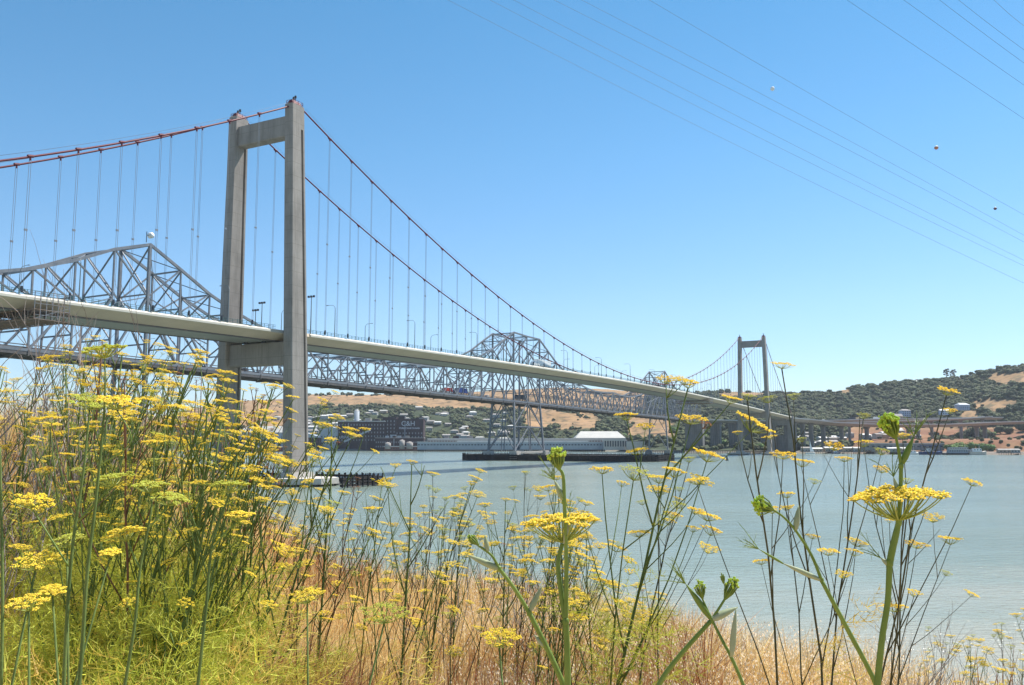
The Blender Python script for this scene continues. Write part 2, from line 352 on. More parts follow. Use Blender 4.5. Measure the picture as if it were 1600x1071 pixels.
# ================================================================== suspension bridge
sb = thing('suspension_bridge', B(0, 0, 0), 'grey concrete towered suspension bridge with dark red cables crossing the strait', 'suspension bridge')
def tower(t0, near):
    def tz(z): return t0 + (2.6 * (1 - z / HT) if near else 0)
    t = t0
    tw = thing('tower', B(t, 0, 0), None, None); tw.parent = sb; tw.matrix_parent_inverse = wmat(sb).inverted()
    for k in ('category', 'label', 'group'):
        if k in tw: del tw[k]
    for s in (1, -1):
        mb = MB(); rings = []; zl = [3.8, 30, 60, 90, HT - 8]
        def sec(z, notch):
            q = z / HT; a = 4.2 - 1.2 * q; b_ = 2.0 - .25 * q; c = s * ln(z); bv = .28
            g = .75 if notch else .002; w1, w2 = a - 1.0, a - 2.0
            P = [(-a + bv, -b_), (a - bv, -b_), (a, -b_ + bv), (a, b_ - bv), (a - bv, b_), (w1, b_), (w1, b_ - g), (w2, b_ - g), (w2, b_), (-a + bv, b_), (-a, b_ - bv), (-a, -b_ + bv)]
            return [B(tz(z) + p, c + n_, z) for p, n_ in P]
        # (t, n) is a left-handed pair seen from above: reverse
        mb.loft([sec(z, True)[::-1] for z in zl]); mb.loft([sec(z, False)[::-1] for z in (HT - 8, HT)])
        lg = mb.build('leg', M['conc'], tw)
        mb = MB(); t = tz(0)
        c = s * ln(4)
        mb.loft([[B(t + a, c + b_, z) for a, b_ in ((-5.3, -3.4), (-5.3, 3.4), (5.3, 3.4), (5.3, -3.4))] for z in (2.5, 3.5)])
        mb.loft([[B(t + a, c + b_, z) for a, b_ in ((-5.0, -3.2), (-5.0, 3.2), (5.0, 3.2), (5.0, -3.2))] for z in (3.5, 4.1)])
        mb.build('pedestal', M['conc_lt'], tw)
        mb = MB(); c = s * (WB + 2.5)
        oct_ = [(math.cos(R(22.5 + 45 * i)) * 11, math.sin(R(22.5 + 45 * i)) * 12.5) for i in range(8)]
        mb.loft([[B(t + a, c + b_, z) for a, b_ in oct_[::-1]] for z in (.7, 2.5)])
        mb.build('pile_cap', M['conc_lt'], tw)
        mb = MB()
        for a in range(-2, 3):
            for b_ in range(-2, 3): mb.tube([B(t + a * 3.6, c + b_ * 4.2, -3), B(t + a * 3.6, c + b_ * 4.2, 1)], 1.1, 10)
        mb.build('piles', M['conc_dk'], tw)
        t = tz(HT); mb = MB(); z = HT; c = s * WT                               # saddle, rails and light mast
        mb.loft([[B(t + a, c + b_, HT + .004) for a, b_ in ((-2.4, -1.4), (-2.4, 1.4), (2.4, 1.4), (2.4, -1.4))], [B(t + a, c + b_, HT + 1.6) for a, b_ in ((-1.9, -.7), (-1.9, .7), (1.9, .7), (1.9, -.7))]])
        for a, b_ in ((-2.3, -1.5), (2.3, -1.5), (2.3, 1.5), (-2.3, 1.5), (0, 1.5), (0, -1.5)): mb.bar(B(t + a, c + b_, HT), B(t + a, c + b_, HT + 1.5), .12, .12)
        for h in (.8, 1.5):
            for a, b_, a2, b2 in ((-2.3, -1.5, 2.3, -1.5), (2.3, 1.5, -2.3, 1.5), (2.3, -1.5, 2.3, 1.5), (-2.3, -1.5, -2.3, 1.5)): mb.bar(B(t + a, c + b_, HT + h), B(t + a2, c + b2, HT + h), .08, .08)
        mb.build('cable_saddle', M['red'], tw)
        mb = MB(); mb.bar(B(t + .8, c - .5, HT + 1), B(t + .8, c - .5, HT + 3.4), .2, .2); mb.tube([B(t + .8, c - .5, HT + 3.3), B(t + .8, c - .5, HT + 4.0)], [.45, .35], 8)
        mb.build('beacon_mast', M['dark'], tw)
        mb = MB(); mb.bar(B(t - 1, c + .4, HT + 1.4), B(t - 1, c + .4, HT + 2.8), .5, .5); mb.build('winch_box', M['dark'], tw)
    for z0, z1, a in ((HT - 10.6, HT - 3.6, 1.9), (39.0, 46.3, 2.3)):
        mb = MB(); rs = []; t = tz((z0 + z1) / 2)
        for n_ in (-1, 1):
            c = n_ * (ln((z0 + z1) / 2) - 1.2)
            rs.append([B(t + p, c, z) for p, z in ((-a + .25, z0), (a - .25, z0), (a, z0 + .3), (a, z1), (-a, z1), (-a, z0 + .3))])
        mb.loft(rs); mb.build('cross_beam', M['conc'], tw)
    return tw
tower(-1.2, True); tower(L, False)

SM = 54.84 + .0
def cz(t): return SM + (HT + 1.2 - SM) * ((t - L / 2) / (L / 2)) ** 2
def cside(t):                                             # side span cables
    if t < 0: u = -t / 181; return (HT + 1.2) * (1 - u) + 47.5 * u - 4 * 5.5 * u * (1 - u)
    u = (t - L) / 147; return (HT + 1.2) * (1 - u) + 46 * u - 4 * 3 * u * (1 - u)
for s in (1, -1):
    mb = MB(); c = s * WT
    pts = [B(t, c, cside(t)) for t in np.linspace(-181, -1, 24)] + [B(t, c, cz(t)) for t in np.linspace(1, L - 1, 120)] + [B(t, c, cside(t)) for t in np.linspace(L + 1, L + 147, 20)]
    mb.tube(pts, .27, 8); cb = mb.build('main_cable', M['red'], sb, True)
    mb = MB()
    for off in (-.35, .35):                                # hand ropes above the cable
        hp = [B(t, c + off, cside(t) + 1.3) for t in np.linspace(-181, -4, 18)] ; mb.tube(hp, .022, 4)
        mb.tube([B(t, c + off, cz(t) + 1.3) for t in np.linspace(4, L - 4, 100)], .022, 4)
        mb.tube([B(t, c + off, cside(t) + 1.3) for t in np.linspace(L + 4, L + 147, 14)], .022, 4)
    mb.build('hand_rope', M['dark'], cb)
# suspenders: clamp, twin ropes, socket above the deck
HS = 12.302; H0 = 17.06
hang = []
for s in (1, -1):
    ts = [H0 + i * HS for i in range(57)] + [-H0 - i * HS for i in range(12)] + [L + H0 + i * HS for i in range(10)]
    for t in ts:
        if t > L + 130: continue
        zt = cz(t) if 0 < t < L else cside(t)
        hang.append((B(t, s * WT, 60).length, t, s, zt))
hang.sort(key=lambda h: h[0])
def hanger(mb, t, s, zt):
    c = s * WT; zb = dz(t) + .3
    if zt - .3 < zb + .2: return
    mb.mi = 0
    d = .25
    mb.tube([B(t - .7, c, zt - (.0)), B(t + .7, c, (cz(t + .7) - cz(t) if 0 < t < L else cside(t + .7) - cside(t)) + zt)], .38, 8)
    mb.bar(B(t, c, zt - .9), B(t, c, zt), .5, .22, UV3)
    mb.mi = 2; mb.bar(B(t, c, zb), B(t, c, zb + 1.5), .42, .42, UV3)
    mb.mi = 1
    for o_ in (-d, d): mb.tube([B(t + o_, c, zb + 1.2), B(t + o_, c, zt - .7)], .055, 5)
    if zt - zb > 25: mb.bar(B(t, c, (zt * .45 + zb * .55)), B(t, c, (zt * .45 + zb * .55) + .5), .8, .2, NV3)
for i, (d_, t, s, zt) in enumerate(hang[:100]):
    mb = MB(); hanger(mb, t, s, zt)
    if mb.v: mb.build('suspender', [M['red'], M['rope'], M['dark']], sb)
mb = MB()
for d_, t, s, zt in hang[100:]: hanger(mb, t, s, zt)
tag(mb.build('distant_suspenders', [M['red'], M['rope'], M['dark']], sb), kind='stuff')
# box girder deck
tt = np.linspace(-184, L + 145, 110)
def strip(name, prof, m_, t0=None, t1=None, parent=sb):
    mb = MB(); T = [t for t in tt if (t0 is None or t >= t0) and (t1 is None or t <= t1)]
    if t0 is not None: T = [t0] + [t for t in T if t > t0 + .1]
    if t1 is not None: T = [t for t in T if t < t1 - .1] + [t1]
    mb.loft([[B(t, n_, dz(t) + z) for n_, z in prof][::1] for t in T]); return mb.build(name, m_, parent)
dk = strip('deck', [(-12.2, -.05), (12.2, -.05), (12.75, -1.15), (7.6, -3.1), (-7.6, -3.1), (-12.75, -1.15)][::-1], M['girder'])
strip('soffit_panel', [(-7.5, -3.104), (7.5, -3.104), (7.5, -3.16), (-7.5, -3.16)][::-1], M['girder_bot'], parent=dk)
for s in (1, -1):
    pr = [(s * 7.9, -3.02), (s * 7.35, -3.17), (s * 7.35, -3.42), (s * 7.9, -3.3)]
    strip('knuckle_strip', pr if s < 0 else pr[::-1], M['steel_dk'], parent=dk)  # dark line drawn along the girder knuckle
strip('road_surface', [(-11.3, .0), (11.3, .0), (11.3, .05), (-11.3, .05)][::1], M['asphalt'], parent=dk)
for s in (1, -1):
    for a, b_ in ((-184, -9.5), (9.5, L - 9.5), (L + 9.5, L + 145)):
        pr = [(s * 12.204, .0), (s * 13.15, -.55), (s * 13.15, -1.12), (s * 12.76, -1.2)]
        if s < 0: pr = pr[::-1]
        strip('deck_edge', pr, M['deckwhite'], a, b_, dk)
    for seg in ((-184, -6), (6, L - 6), (L + 6, L + 145)):
        mb = MB(); T = np.arange(seg[0], seg[1], 1.9); c = s * 12.0
        for t in T: mb.bar(B(t, c, dz(t)), B(t, c, dz(t) + 1.35), .1, .1, UV3)
        for h in (.25, .8, 1.3):
            TT = np.linspace(seg[0], seg[1], max(3, int((seg[1] - seg[0]) / 14)))
            for a, b_ in zip(TT[:-1], TT[1:]): mb.bar(B(a, c, dz(a) + h), B(b_, c, dz(b_) + h), .07, .09)
        mb.build('railing', M['teal'], dk)
for n_ in (-4, 4):
    for t in (-3,3):
        mb = MB(); mb.bar(B(t, n_, 46.3), B(t, n_, dz(t) - 3.05), 1.0, 1.0); mb.build('bearing', M['dark'], sb)
# far end pier and near end pier
te = L + 147; ze = dz(te)
def pbox(mb, t0, t1, n0, n1, z0, z1):
    mb.hexa([B(t0, n0, z0), B(t0, n1, z0), B(t1, n1, z0), B(t1, n0, z0), B(t0, n0, z1), B(t0, n1, z1), B(t1, n1, z1), B(t1, n0, z1)])
def rev(mb): mb.f = [f[::-1] for f in mb.f]
mb = MB()
pbox(mb, te - 3, te + 3.5, -13.5, -7.5, -2, ze - 10); pbox(mb, te - 3, te + 3.5, 7.5, 13.5, -2, ze - 10); pbox(mb, te - 3.4, te + 4, -14, 14, ze - 10, ze - 3.25)
pbox(mb, te + 4.2, te + 9, -14, 14, -2, 22)
for n_ in (13.0, -14.2): pbox(mb, te - 3.4, te + 4, n_, n_ + 1.2, ze - 3.24, ze + .8)
rev(mb); mb.build('end_pier', M['conc_dk'], sb)
# red-brown maintenance traveller with its scaffold, hung below the deck on the near side span
def traveller(t0, t1, label, dense):
    c0 = B((t0 + t1) / 2, 0, dz(t0) - 4.5)
    tr = thing('maintenance_traveller', c0, label, 'scaffold gantry')
    mb = MB(); zt_ = dz(t0) - 3.4; zb_ = zt_ - 2.3; nn = np.arange(-14.5, 15, 2.4)
    for t in (t0, t1):
        for z in (zt_, zb_): mb.bar(B(t, -14.5, z), B(t, 14.5, z), .22, .22)
        for k, n_ in enumerate(nn):
            mb.bar(B(t, n_, zb_), B(t, n_, zt_), .14, .14, UV3)
            if k < len(nn) - 1: mb.bar(B(t, n_, zb_ if k % 2 else zt_), B(t, nn[k + 1], zt_ if k % 2 else zb_), .12, .12)
    for k, n_ in enumerate(nn):
        for z in (zt_, zb_): mb.bar(B(t0, n_, z), B(t1, n_, z), .14, .14)
        if k < len(nn) - 1: mb.bar(B(t0, n_, zb_), B(t1, nn[k + 1], zb_), .1, .1)
    mb.build('truss_platform', M['rust'], tr)
    mb = MB()
    for k in range(7):
        u = t0 + (t1 - t0) * k / 6
        for s in (1, -1): mb.bar(B(u, s * 14.3, zb_), B(u, s * 14.3, dz(u) + .9), .13, .13, UV3)
    for z in (zb_ + 1, zt_, zt_ + 1.4, dz(t0) - .3, dz(t0) + .8):
        for s in (1, -1): mb.bar(B(t0, s * 14.3, z), B(t1, s * 14.3, z + dz(t1) - dz(t0)), .11, .11)
    for s in (1, -1):
        mb.bar(B(t0, s * 14.3, zb_), B(t1, s * 14.3, zt_ + 1.2), .11, .11)
    mb.build('hanger_frame', M['steel'], tr)
    mb = MB(); pbox(mb, t0 + .2, t1 - .2, -14.2, 14.2, zb_ + .14, zb_ + .22); rev(mb); mb.build('walkway', M['steel_dk'], tr)
    return tr
traveller(-88.5, -79.5, 'rusty scaffold traveller slung under the suspension bridge deck left of the near tower', True)
traveller(500, 512, 'dark maintenance traveller under the suspension bridge deck near the far tower', True)

# lamps on the suspension bridge
def lamp_mesh(s):
    t = 0
    mb = MB(); H_ = 11.5
    mb.tube([(0, 0, 0), (0, 0, H_ - 1.6)], [.16, .1], 8)
    arm = [Vector((0, 0, H_ - 1.6))]
    for a in np.linspace(0, 90, 7): arm.append(Vector((-s * 1.5 * (1 - math.cos(R(a))), 0, H_ - 1.6 + 1.5 * math.sin(R(a)))))
    arm.append(Vector((-s * 3.2, 0, H_ + .02)))
    mb2 = MB(); mb2.tube(arm, [.1] * 3 + [.07] * (len(arm) - 3), 6)
    mb3 = MB(); mb3.loft([[(-s * 3.1, -.14, H_ - .12), (-s * 3.1, .14, H_ - .12), (-s * 3.1, .14, H_ + .06), (-s * 3.1, -.14, H_ + .06)][::-1 if s > 0 else 1], [(-s * 3.9, -.18, H_ - .16), (-s * 3.9, .18, H_ - .16), (-s * 3.9, .18, H_ + .03), (-s * 3.9, -.18, H_ + .03)][::-1 if s > 0 else 1]])
    return mb.mesh('pole', M['pole']), mb2.mesh('arm', M['pole']), mb3.mesh('lamp_head', M['steel'])
LM = {s: lamp_mesh(s) for s in (1, -1)}
ZR = -AZ
for k in range(-2, 18):
    for s in (1, -1):
        t = 22.5 + 49.2 * k
        if -140 < t < 870 and not abs(t - L) < 6:
            lab = 'curved arm street lamp on the camera side edge of the suspension bridge deck' if s > 0 else 'curved arm street lamp along the far edge of the suspension bridge deck'
            o = thing('street_lamp', B(t, s * 12.45, dz(t) - .02), lab, 'street lamp', 'street lamps on the near edge of the new bridge' if s > 0 else 'street lamps on the far edge of the new bridge', ZR)
            for nm, me in zip(('pole', 'arm', 'lamp_head'), LM[s]): sub(nm, me, o)
mb = MB(); mb.tube([(0, 0, 0), (0, 0, 12.6)], [.2, .12], 8); FP = mb.mesh('pole', M['pole'])
mb = MB(); mb.bar((-1.3, 0, 12.5), (1.3, 0, 12.5), .12, .12)
for x in (-1.15, 0, 1.15): mb.box((x, -.1, 12.75), (.6, .5, .65))
FH = mb.mesh('floodlight_bar', M['dark'])
for t, s, lab in ((10.2, 1, 'three headed floodlight mast right of the near tower leg'), (12.4, -1, 'taller looking three headed floodlight mast between the near tower legs'), (9.4, -1, 'shorter three headed floodlight mast between the near tower legs')):
    o = thing('floodlight_mast', B(t, s * 12.3, dz(t) - (3 if t == 9.4 else 0)), lab, 'floodlight mast', None, ZR); sub('pole', FP, o); sub('floodlight_bar', FH, o)

# ------------------------------------------------------------------ fenders
def fender(name, pts, h, label, dens=1.2):
    o = thing(name, pts[0], label, 'pier fender')
    mb = MB(); mw = MB()
    for a, b_ in zip(pts[:-1], pts[1:]):
        a = Vector(a); b_ = Vector(b_); d = (b_ - a); L_ = d.length; d.normalize(); nn = d.cross(Vector((0, 0, 1)))
        for z in (.7, h * .45, h * .72): mw.bar(a + Vector((0, 0, z)), b_ + Vector((0, 0, z)), .9, h * .2)
        k = int(L_ / dens)
        for i in range(k + 1):
            p = a + d * (L_ * i / k) + nn * (.5 * ((-1) ** i))
            hh = h * random.uniform(.95, 1.06)
            mb.tube([p + Vector((0, 0, -2)), p + Vector((0, 0, hh))], .22, 6)
    mb.build('piling', M['timber'], o); mw.build('wale', M['timber'], o); return o
fender('timber_fender', [B(-6, 40, 0), B(14, 40, 0), B(17, 32, 0), B(17, -34, 0), B(12, -38, 0), B(-14, -38, 0)], 3.7, 'dark timber fender with a comb of pilings around the near tower base')
cx = lambda t, n_: B(t, n_, 0)
o = fender('timber_fender', [cx(371, 12), cx(358, 0), cx(356, -136), cx(366, -144), cx(410, -144), cx(424, -136), cx(424, 0), cx(408, 12), cx(371, 12)], 5.2, 'long low black timber fender island around the central steel pier of the truss bridge', 1.6)
mb = MB(); mb.loft([[B(t, n_, z) for t, n_ in ((358.5, -136), (367, -143), (409, -143), (422, -135), (422, 0), (407, 10), (372, 10), (358.5, -1))] for z in (-1, 3.6)]); mb.build('deck_fill', M['timber'], o)
mb = MB()
for i in range(9):
    n_ = -88 + i * 9.5; n2 = n_ + 9.5
    mb.bar(B(357, n_, 6.3), B(357, n2, 6.3), .3, .3); mb.bar(B(357, n_, 5.1), B(357, n_, 6.3), .25, .25, UV3)
    mb.bar(B(357, n_, 5.1), B(357, (n_ + n2) / 2, 6.3), .2, .2)
mb.build('rail', M['conc_lt'], o)

# ================================================================== truss bridge behind
WO = 9.26
ZBOT = lambda t: 46.6 - .0062 * t
PL = 16.75
def ztop(t):
    lo = [(0, 96.3), (16.75, 88.4), (33.5, 80.2), (50.2, 74), (67, 69), (83.7, 65.2), (100.5, 62.6), (117, 61.2), (134, 61), (167.5, 62)]
    def f(d): return float(np.interp(d, [a for a, _ in lo], [b for _, b in lo]))
    if t < 0:
        return float(np.interp(-t, [0, 16.75, 33.5, 50.2, 67, 83.7, 100.5, 152], [96.3, 91.0, 83.3, 77.0, 72.6, 69.2, 67, 64]))
    if t <= 167.5: return f(t)
    if t <= 335: return f(335 - t) + .6
    if t < 381: return 96.2
    if t <= 548.5: return f(t - 381) - .6
    if t <= 716: return f(716 - t) - 1.4
    return float(np.interp(t - 716, [0, 16.75, 33.5, 50.2, 67, 83.7, 100.5, 152], [93.6, 87, 80.5, 75, 70.6, 67.2, 65, 63.5]))
stations = [-152 + 152 / 9 * i for i in range(9)] + [16.75 * i for i in range(20)] + [335, 357.9] + [380.8 + 16.75 * i for i in range(20)] + [716 + 152 / 9 * i for i in range(10)]
stations = sorted(set(round(x, 2) for x in stations))
ob = thing('truss_bridge', O(0, 0, 0), 'older grey steel cantilever truss bridge with three peaks behind the suspension bridge', 'truss bridge')
piers = [0, 335, 380.8, 716]
def nearp(t): return min(abs(t - p) for p in piers)
for s in (1, -1):
    tr = MB(); top = MB(); bot = MB(); c = s * WO
    for i, t in enumerate(stations):
        zt, zb = ztop(t), ZBOT(t); dp = nearp(t)
        big = dp < 1
        tr.bar(O(t, c, zb), O(t, c, zt), 1.15 if big else .62, 1.15 if big else .62, UV3)
        if i + 1 < len(stations):
            t2 = stations[i + 1]; zt2, zb2 = ztop(t2), ZBOT(t2)
            top.bar(O(t, c, zt), O(t2, c, zt2), .95, 1.15); bot.bar(O(t, c, zb), O(t2, c, zb2), .85, 1.1)
            # web
            h = (zt + zt2) / 2 - zb; tm = (t + t2) / 2; hm = (zt - zb) * .5; hm2 = (zt2 - zb2) * .5
            if h > 27 or dp < 20 and h > 24:          # deep panels: K and sub-struts
                tall = (t, zt, zb) if zt > zt2 else (t2, zt2, zb2); low = (t2, zt2, zb2) if zt > zt2 else (t, zt, zb)
                if abs(zt - zt2) < .8: tall, low = (t, zt, zb), (t2, zt2, zb2)
                mid = tall[2] + (tall[1] - tall[2]) * .55
                tr.bar(O(low[0], c, low[1]), O(tall[0], c, mid), .6, .6); tr.bar(O(tall[0], c, mid), O(low[0], c, low[2]), .75, .75)
                ml = low[2] + (low[1] - low[2]) * .5
                tr.bar(O(tall[0], c, mid), O(low[0], c, ml), .35, .4)
            else:
                up = i % 2 == 0
                a = O(t, c, zb) if up else O(t, c, zt); b_ = O(t2, c, zt2) if up else O(t2, c, zb2)
                tr.bar(a, b_, .75, .75)
                q = (a + b_) / 2; qb = O(tm, c, (zb + zb2) / 2)
                tr.bar(qb, q, .35, .4, UV3)                  # sub-vertical
                foot = O(t2, c, zb2) if up else O(t, c, zb)
                tr.bar(q, foot, .4, .45)                     # sub-diagonal
    o = thing('truss', O(0, c, 50), None, None); o.parent = ob; o.matrix_parent_inverse = wmat(ob).inverted()
    for k in ('label', 'category', 'group'):
        if k in o: del o[k]
    top.build('top_chord', M['steel'], o); bot.build('bottom_chord', M['steel'], o); tr.build('web_members', M['steel'], o)
br = MB()
for i, t in enumerate(stations):
    zt, zb = ztop(t), ZBOT(t)
    br.bar(O(t, -WO, zt - .4), O(t, WO, zt - .4), .5, .7)
    clear = zb + 7.5
    if zt - clear > 5:
        levels = [clear] + ([clear + (zt - clear) * .5] if zt - clear > 16 else []) + [zt - .6]
        for a, b_ in zip(levels[:-1], levels[1:]):
            br.bar(O(t, -WO, a), O(t, WO, a), .45, .6)
            if b_ - a < 12 and len(levels) == 2:
                br.bar(O(t, -WO, a), O(t, 0, a + (b_ - a)), .32, .32); br.bar(O(t, WO, a), O(t, 0, b_), .32, .32)
            else:
                br.bar(O(t, -WO, a), O(t, WO, b_), .5, .5); br.bar(O(t, WO, a), O(t, -WO, b_), .5, .5)
    if i + 1 < len(stations):
        t2 = stations[i + 1]; z2 = ztop(t2)
        br.bar(O(t, -WO, zt - .3), O(t2, WO, z2 - .3), .32, .35); br.bar(O(t, WO, zt - .3), O(t2, -WO, z2 - .3), .32, .35)
br.build('sway_bracing', M['steel'], ob)
mb = MB(); md = MB()
for i in range(len(stations) - 1):
    t, t2 = stations[i], stations[i + 1]; z, z2 = ZBOT(t), ZBOT(t2)
    mb.bar(O(t, 0, z + .9), O(t2, 0, z2 + .9), 17.2, .5); md.bar(O(t, -WO - .6, z - 1.1), O(t, WO + .6, z - 1.1), .5, 2.2)
    for n_ in (-6, -2, 2, 6): md.bar(O(t, n_, z - .2), O(t2, n_, z2 - .2), .4, 1.2)
    for s in (1, -1):
        md.bar(O(t, s * (WO + .1), z - 1.0), O(t2, s * (WO + .1), z2 - 1.0), .5, 1.5)
        mb.bar(O(t, s * 8.4, z + 1.9), O(t2, s * 8.4, z2 + 1.9), .2, .35)
        tm = (t + t2) / 2
        for q in (t, tm): mb.bar(O(q, s * 8.4, z + 1), O(q, s * 8.4, z + 2), .15, .2, UV3)
    md.bar(O(t, -WO, z - 1.6), O(t2, WO, z2 - 1.6), .35, .35); md.bar(O(t, WO, z - 1.6), O(t2, -WO, z2 - 1.6), .35, .35)
dko = mb.build('road_deck', M['steel_dk'], ob); md.build('floor_beams', M['steel_dk'], ob)
def pier_face(mb, P, Q, P0, Q0, mid):
    """bracing between two legs: P,Q tops, P0,Q0 feet"""
    def at_(A, A0, f): return A0 + (A - A0) * f
    m = .5
    mb.bar(at_(P, P0, m), at_(Q, Q0, m), .7, .8)
    mb.bar(at_(P, P0, 1), at_(Q, Q0, 1), .6, .7)
    C1 = (P + Q) / 2; C0 = (at_(P, P0, m) + at_(Q, Q0, m)) / 2
    mb.bar(C1, at_(P, P0, m), .6, .6); mb.bar(C1, at_(Q, Q0, m), .6, .6)
    mb.bar(C0, P0, .6, .6); mb.bar(C0, Q0, .6, .6)
    if mid: mb.bar(C1, (P0 + Q0) / 2, .6, .6)
    mb.bar(P, (C1 + at_(P, P0, m)) / 2, .3, .3); mb.bar(Q, (C1 + at_(Q, Q0, m)) / 2, .3, .3)
    mb.bar(at_(P, P0, m), (C0 + P0) / 2, .3, .3); mb.bar(at_(Q, Q0, m), (C0 + Q0) / 2, .3, .3)
def pier(ts, label_mat, base):
    o = thing('pier', O(ts[0], 0, 0), None, None); o.parent = ob; o.matrix_parent_inverse = wmat(ob).inverted()
    for k in ('label', 'category', 'group'):
        if k in o: del o[k]
    mb = MB(); mx = MB(); mc = MB(); legs = {}
    for t in ts:
        for s in (1, -1):
            sp = 1 if len(ts) == 1 else 1
            tb = t + (0 if len(ts) == 1 else (-2.5 if t == ts[0] else 2.5))
            P = O(t, s * WO, ZBOT(t) - .6); Q = O(tb, s * (WO + 2.2), base)
            mb = MB(); mb.bar(Q, P, 1.35, 1.35, UV3); mb.build('pier_leg', M['steel'], o); legs[(t, s)] = (P, Q)
            mc = MB(); mc.loft([[Q + UV3 * a + NV3 * b_ + Vector((0, 0, z)) for a, b_ in ((-3.2, -3.2), (-3.2, 3.2), (3.2, 3.2), (3.2, -3.2))] for z in (-base - 1, .1)]); mc.build('pier_footing', M['conc_lt'] if label_mat else M['conc_dk'], o)
    if len(ts) == 2:
        for s in (1, -1): pier_face(mx, legs[(ts[0], s)][0], legs[(ts[1], s)][0], legs[(ts[0], s)][1], legs[(ts[1], s)][1], True)
        mc = MB(); mc.bar(legs[(ts[0], 1)][1] - Vector((0, 0, 1.2)), legs[(ts[1], 1)][1] - Vector((0, 0, 1.2)), 2, 1.6); mc.build('tie_beam', M['conc_lt'], o)
    for t in ts: pier_face(mx, legs[(t, 1)][0], legs[(t, -1)][0], legs[(t, 1)][1], legs[(t, -1)][1], len(ts) == 2)
    mx.build('pier_bracing', M['steel'], o)
pier([335, 380.8], True, 7.0); pier([0], False, 4.5); pier([716], False, 4.5)
mb = MB(); te2 = 716 + 152; zc_ = ZBOT(te2)
def obox(mb, t0, t1, n0, n1, z0, z1): mb.hexa([O(t0, n1, z0), O(t0, n0, z0), O(t1, n0, z0), O(t1, n1, z0), O(t0, n1, z1), O(t0, n0, z1), O(t1, n0, z1), O(t1, n1, z1)])
obox(mb, te2 - 3, te2 + 4, -WO - 2, WO + 2, -2, zc_ - 1.6)
for i in range(7): n_ = -WO - 1 + i * (2 * WO + 1) / 6.6; obox(mb, te2 - 3.35, te2 - 3, n_, n_ + 1.4, 0, zc_ - 2.4)
obox(mb, te2 - 4, te2 + 5, WO + 2.0, WO + 3.2, -2, zc_ + 3.2)
mb.build('end_pier', M['conc_dk'], ob)
# radar ball mast on the first peak
o = thing('dish_antenna', O(.5, WO, 97), 'white drum antenna on the truss bridge peak left of the near tower', 'antenna')
mb = MB(); mb.bar(O(-2, WO, 96.8), O(-2, WO, 101.4), .22, .22, UV3); mb.bar(O(-2, WO, 99.9), O(0, WO, 99.9), .15, .15); mb.build('mast', M['dark'], o)
mb = MB(); c_ = O(.6, WO, 100.3); mb.tube([c_ - UV3 * .2 - NV3 * 1.1 , c_ - UV3 * .2 + NV3 * .3], [1.25, 1.25], 16); mb.tube([c_ - UV3 * .2 + NV3 * .3, c_ - UV3 * .2 + NV3 * .9], [1.2, .5], 16); mb.build('drum', M['white'], o, True)
for t, s in ((-40, 1), (16, -1), (30, 1), (60, -1), (80, 1), (130, -1), (180, 1), (230, -1), (280, 1)):
    o = thing('street_lamp', O(t, s * 8.7, ZBOT(t) + 1.1), 'slender street lamp inside the grey truss bridge', 'street lamp', 'lamps along the truss bridge', ZR)
    for nm, me in zip(('pole', 'arm', 'lamp_head'), LM[s]): sub(nm, me, o)
# ================================================================== far shore
M['crown'] = mat('tree foliage', (.045, .060, .024), .9, (.095, .10, .042), .25, 4, island=.35)
M['crown_g'] = mat('brighter tree foliage', (.075, .12, .03), .9, (.11, .16, .045), .3, 4, island=.3)
M['bark'] = mat('bark', (.09, .07, .055), .9)
M['brick'] = mat('dark brick', (.035, .024, .028), .9, (.055, .034, .036), .2)
M['brick_r'] = mat('red brick', (.17, .075, .055), .9, (.22, .10, .07), .2)
M['metal_b'] = mat('blue grey sheet metal', (.28, .32, .36), .6, (.36, .39, .42), .1)
M['metal_p'] = mat('pale roof metal', (.40, .39, .36), .6, (.48, .46, .42), .1)
M['roof_g'] = mat('grey shingle', (.25, .235, .22), .9, (.34, .31, .29), .3)
M['roof_w'] = mat('white roof', (.52, .51, .49), .6, (.62, .60, .57), .2)
WALLS = [mat('house paint %s' % n_, c_, .8) for n_, c_ in (('white', (.46, .45, .42)), ('cream', (.40, .34, .26)), ('blue', (.30, .40, .52)), ('grey', (.36, .36, .35)), ('tan', (.42, .32, .24)))]
M['rviad'] = mat('viaduct concrete', (.40, .37, .34), .9, (.48, .45, .41), .15)
M['rviad_w'] = mat('pale parapet concrete', (.60, .57, .52), .8)

def ico(sub_=1):
    t = (1 + 5 ** .5) / 2
    v = [(-1, t, 0), (1, t, 0), (-1, -t, 0), (1, -t, 0), (0, -1, t), (0, 1, t), (0, -1, -t), (0, 1, -t), (t, 0, -1), (t, 0, 1), (-t, 0, -1), (-t, 0, 1)]
    f = [(0, 11, 5), (0, 5, 1), (0, 1, 7), (0, 7, 10), (0, 10, 11), (1, 5, 9), (5, 11, 4), (11, 10, 2), (10, 7, 6), (7, 1, 8), (3, 9, 4), (3, 4, 2), (3, 2, 6), (3, 6, 8), (3, 8, 9), (4, 9, 5), (2, 4, 11), (6, 2, 10), (8, 6, 7), (9, 8, 1)]
    v = [Vector(p).normalized() for p in v]
    for _ in range(sub_):
        c = {}; nf = []
        def mid(a, b):
            k = (min(a, b), max(a, b))
            if k not in c: c[k] = len(v); v.append(((v[a] + v[b]) / 2).normalized())
            return c[k]
        for a, b, d in f:
            x, y, z = mid(a, b), mid(b, d), mid(d, a); nf += [(a, x, z), (b, y, x), (d, z, y), (x, y, z)]
        f = nf
    return np.array([tuple(p) for p in v]), np.array(f)
IC1 = ico(1); IC2 = ico(2)
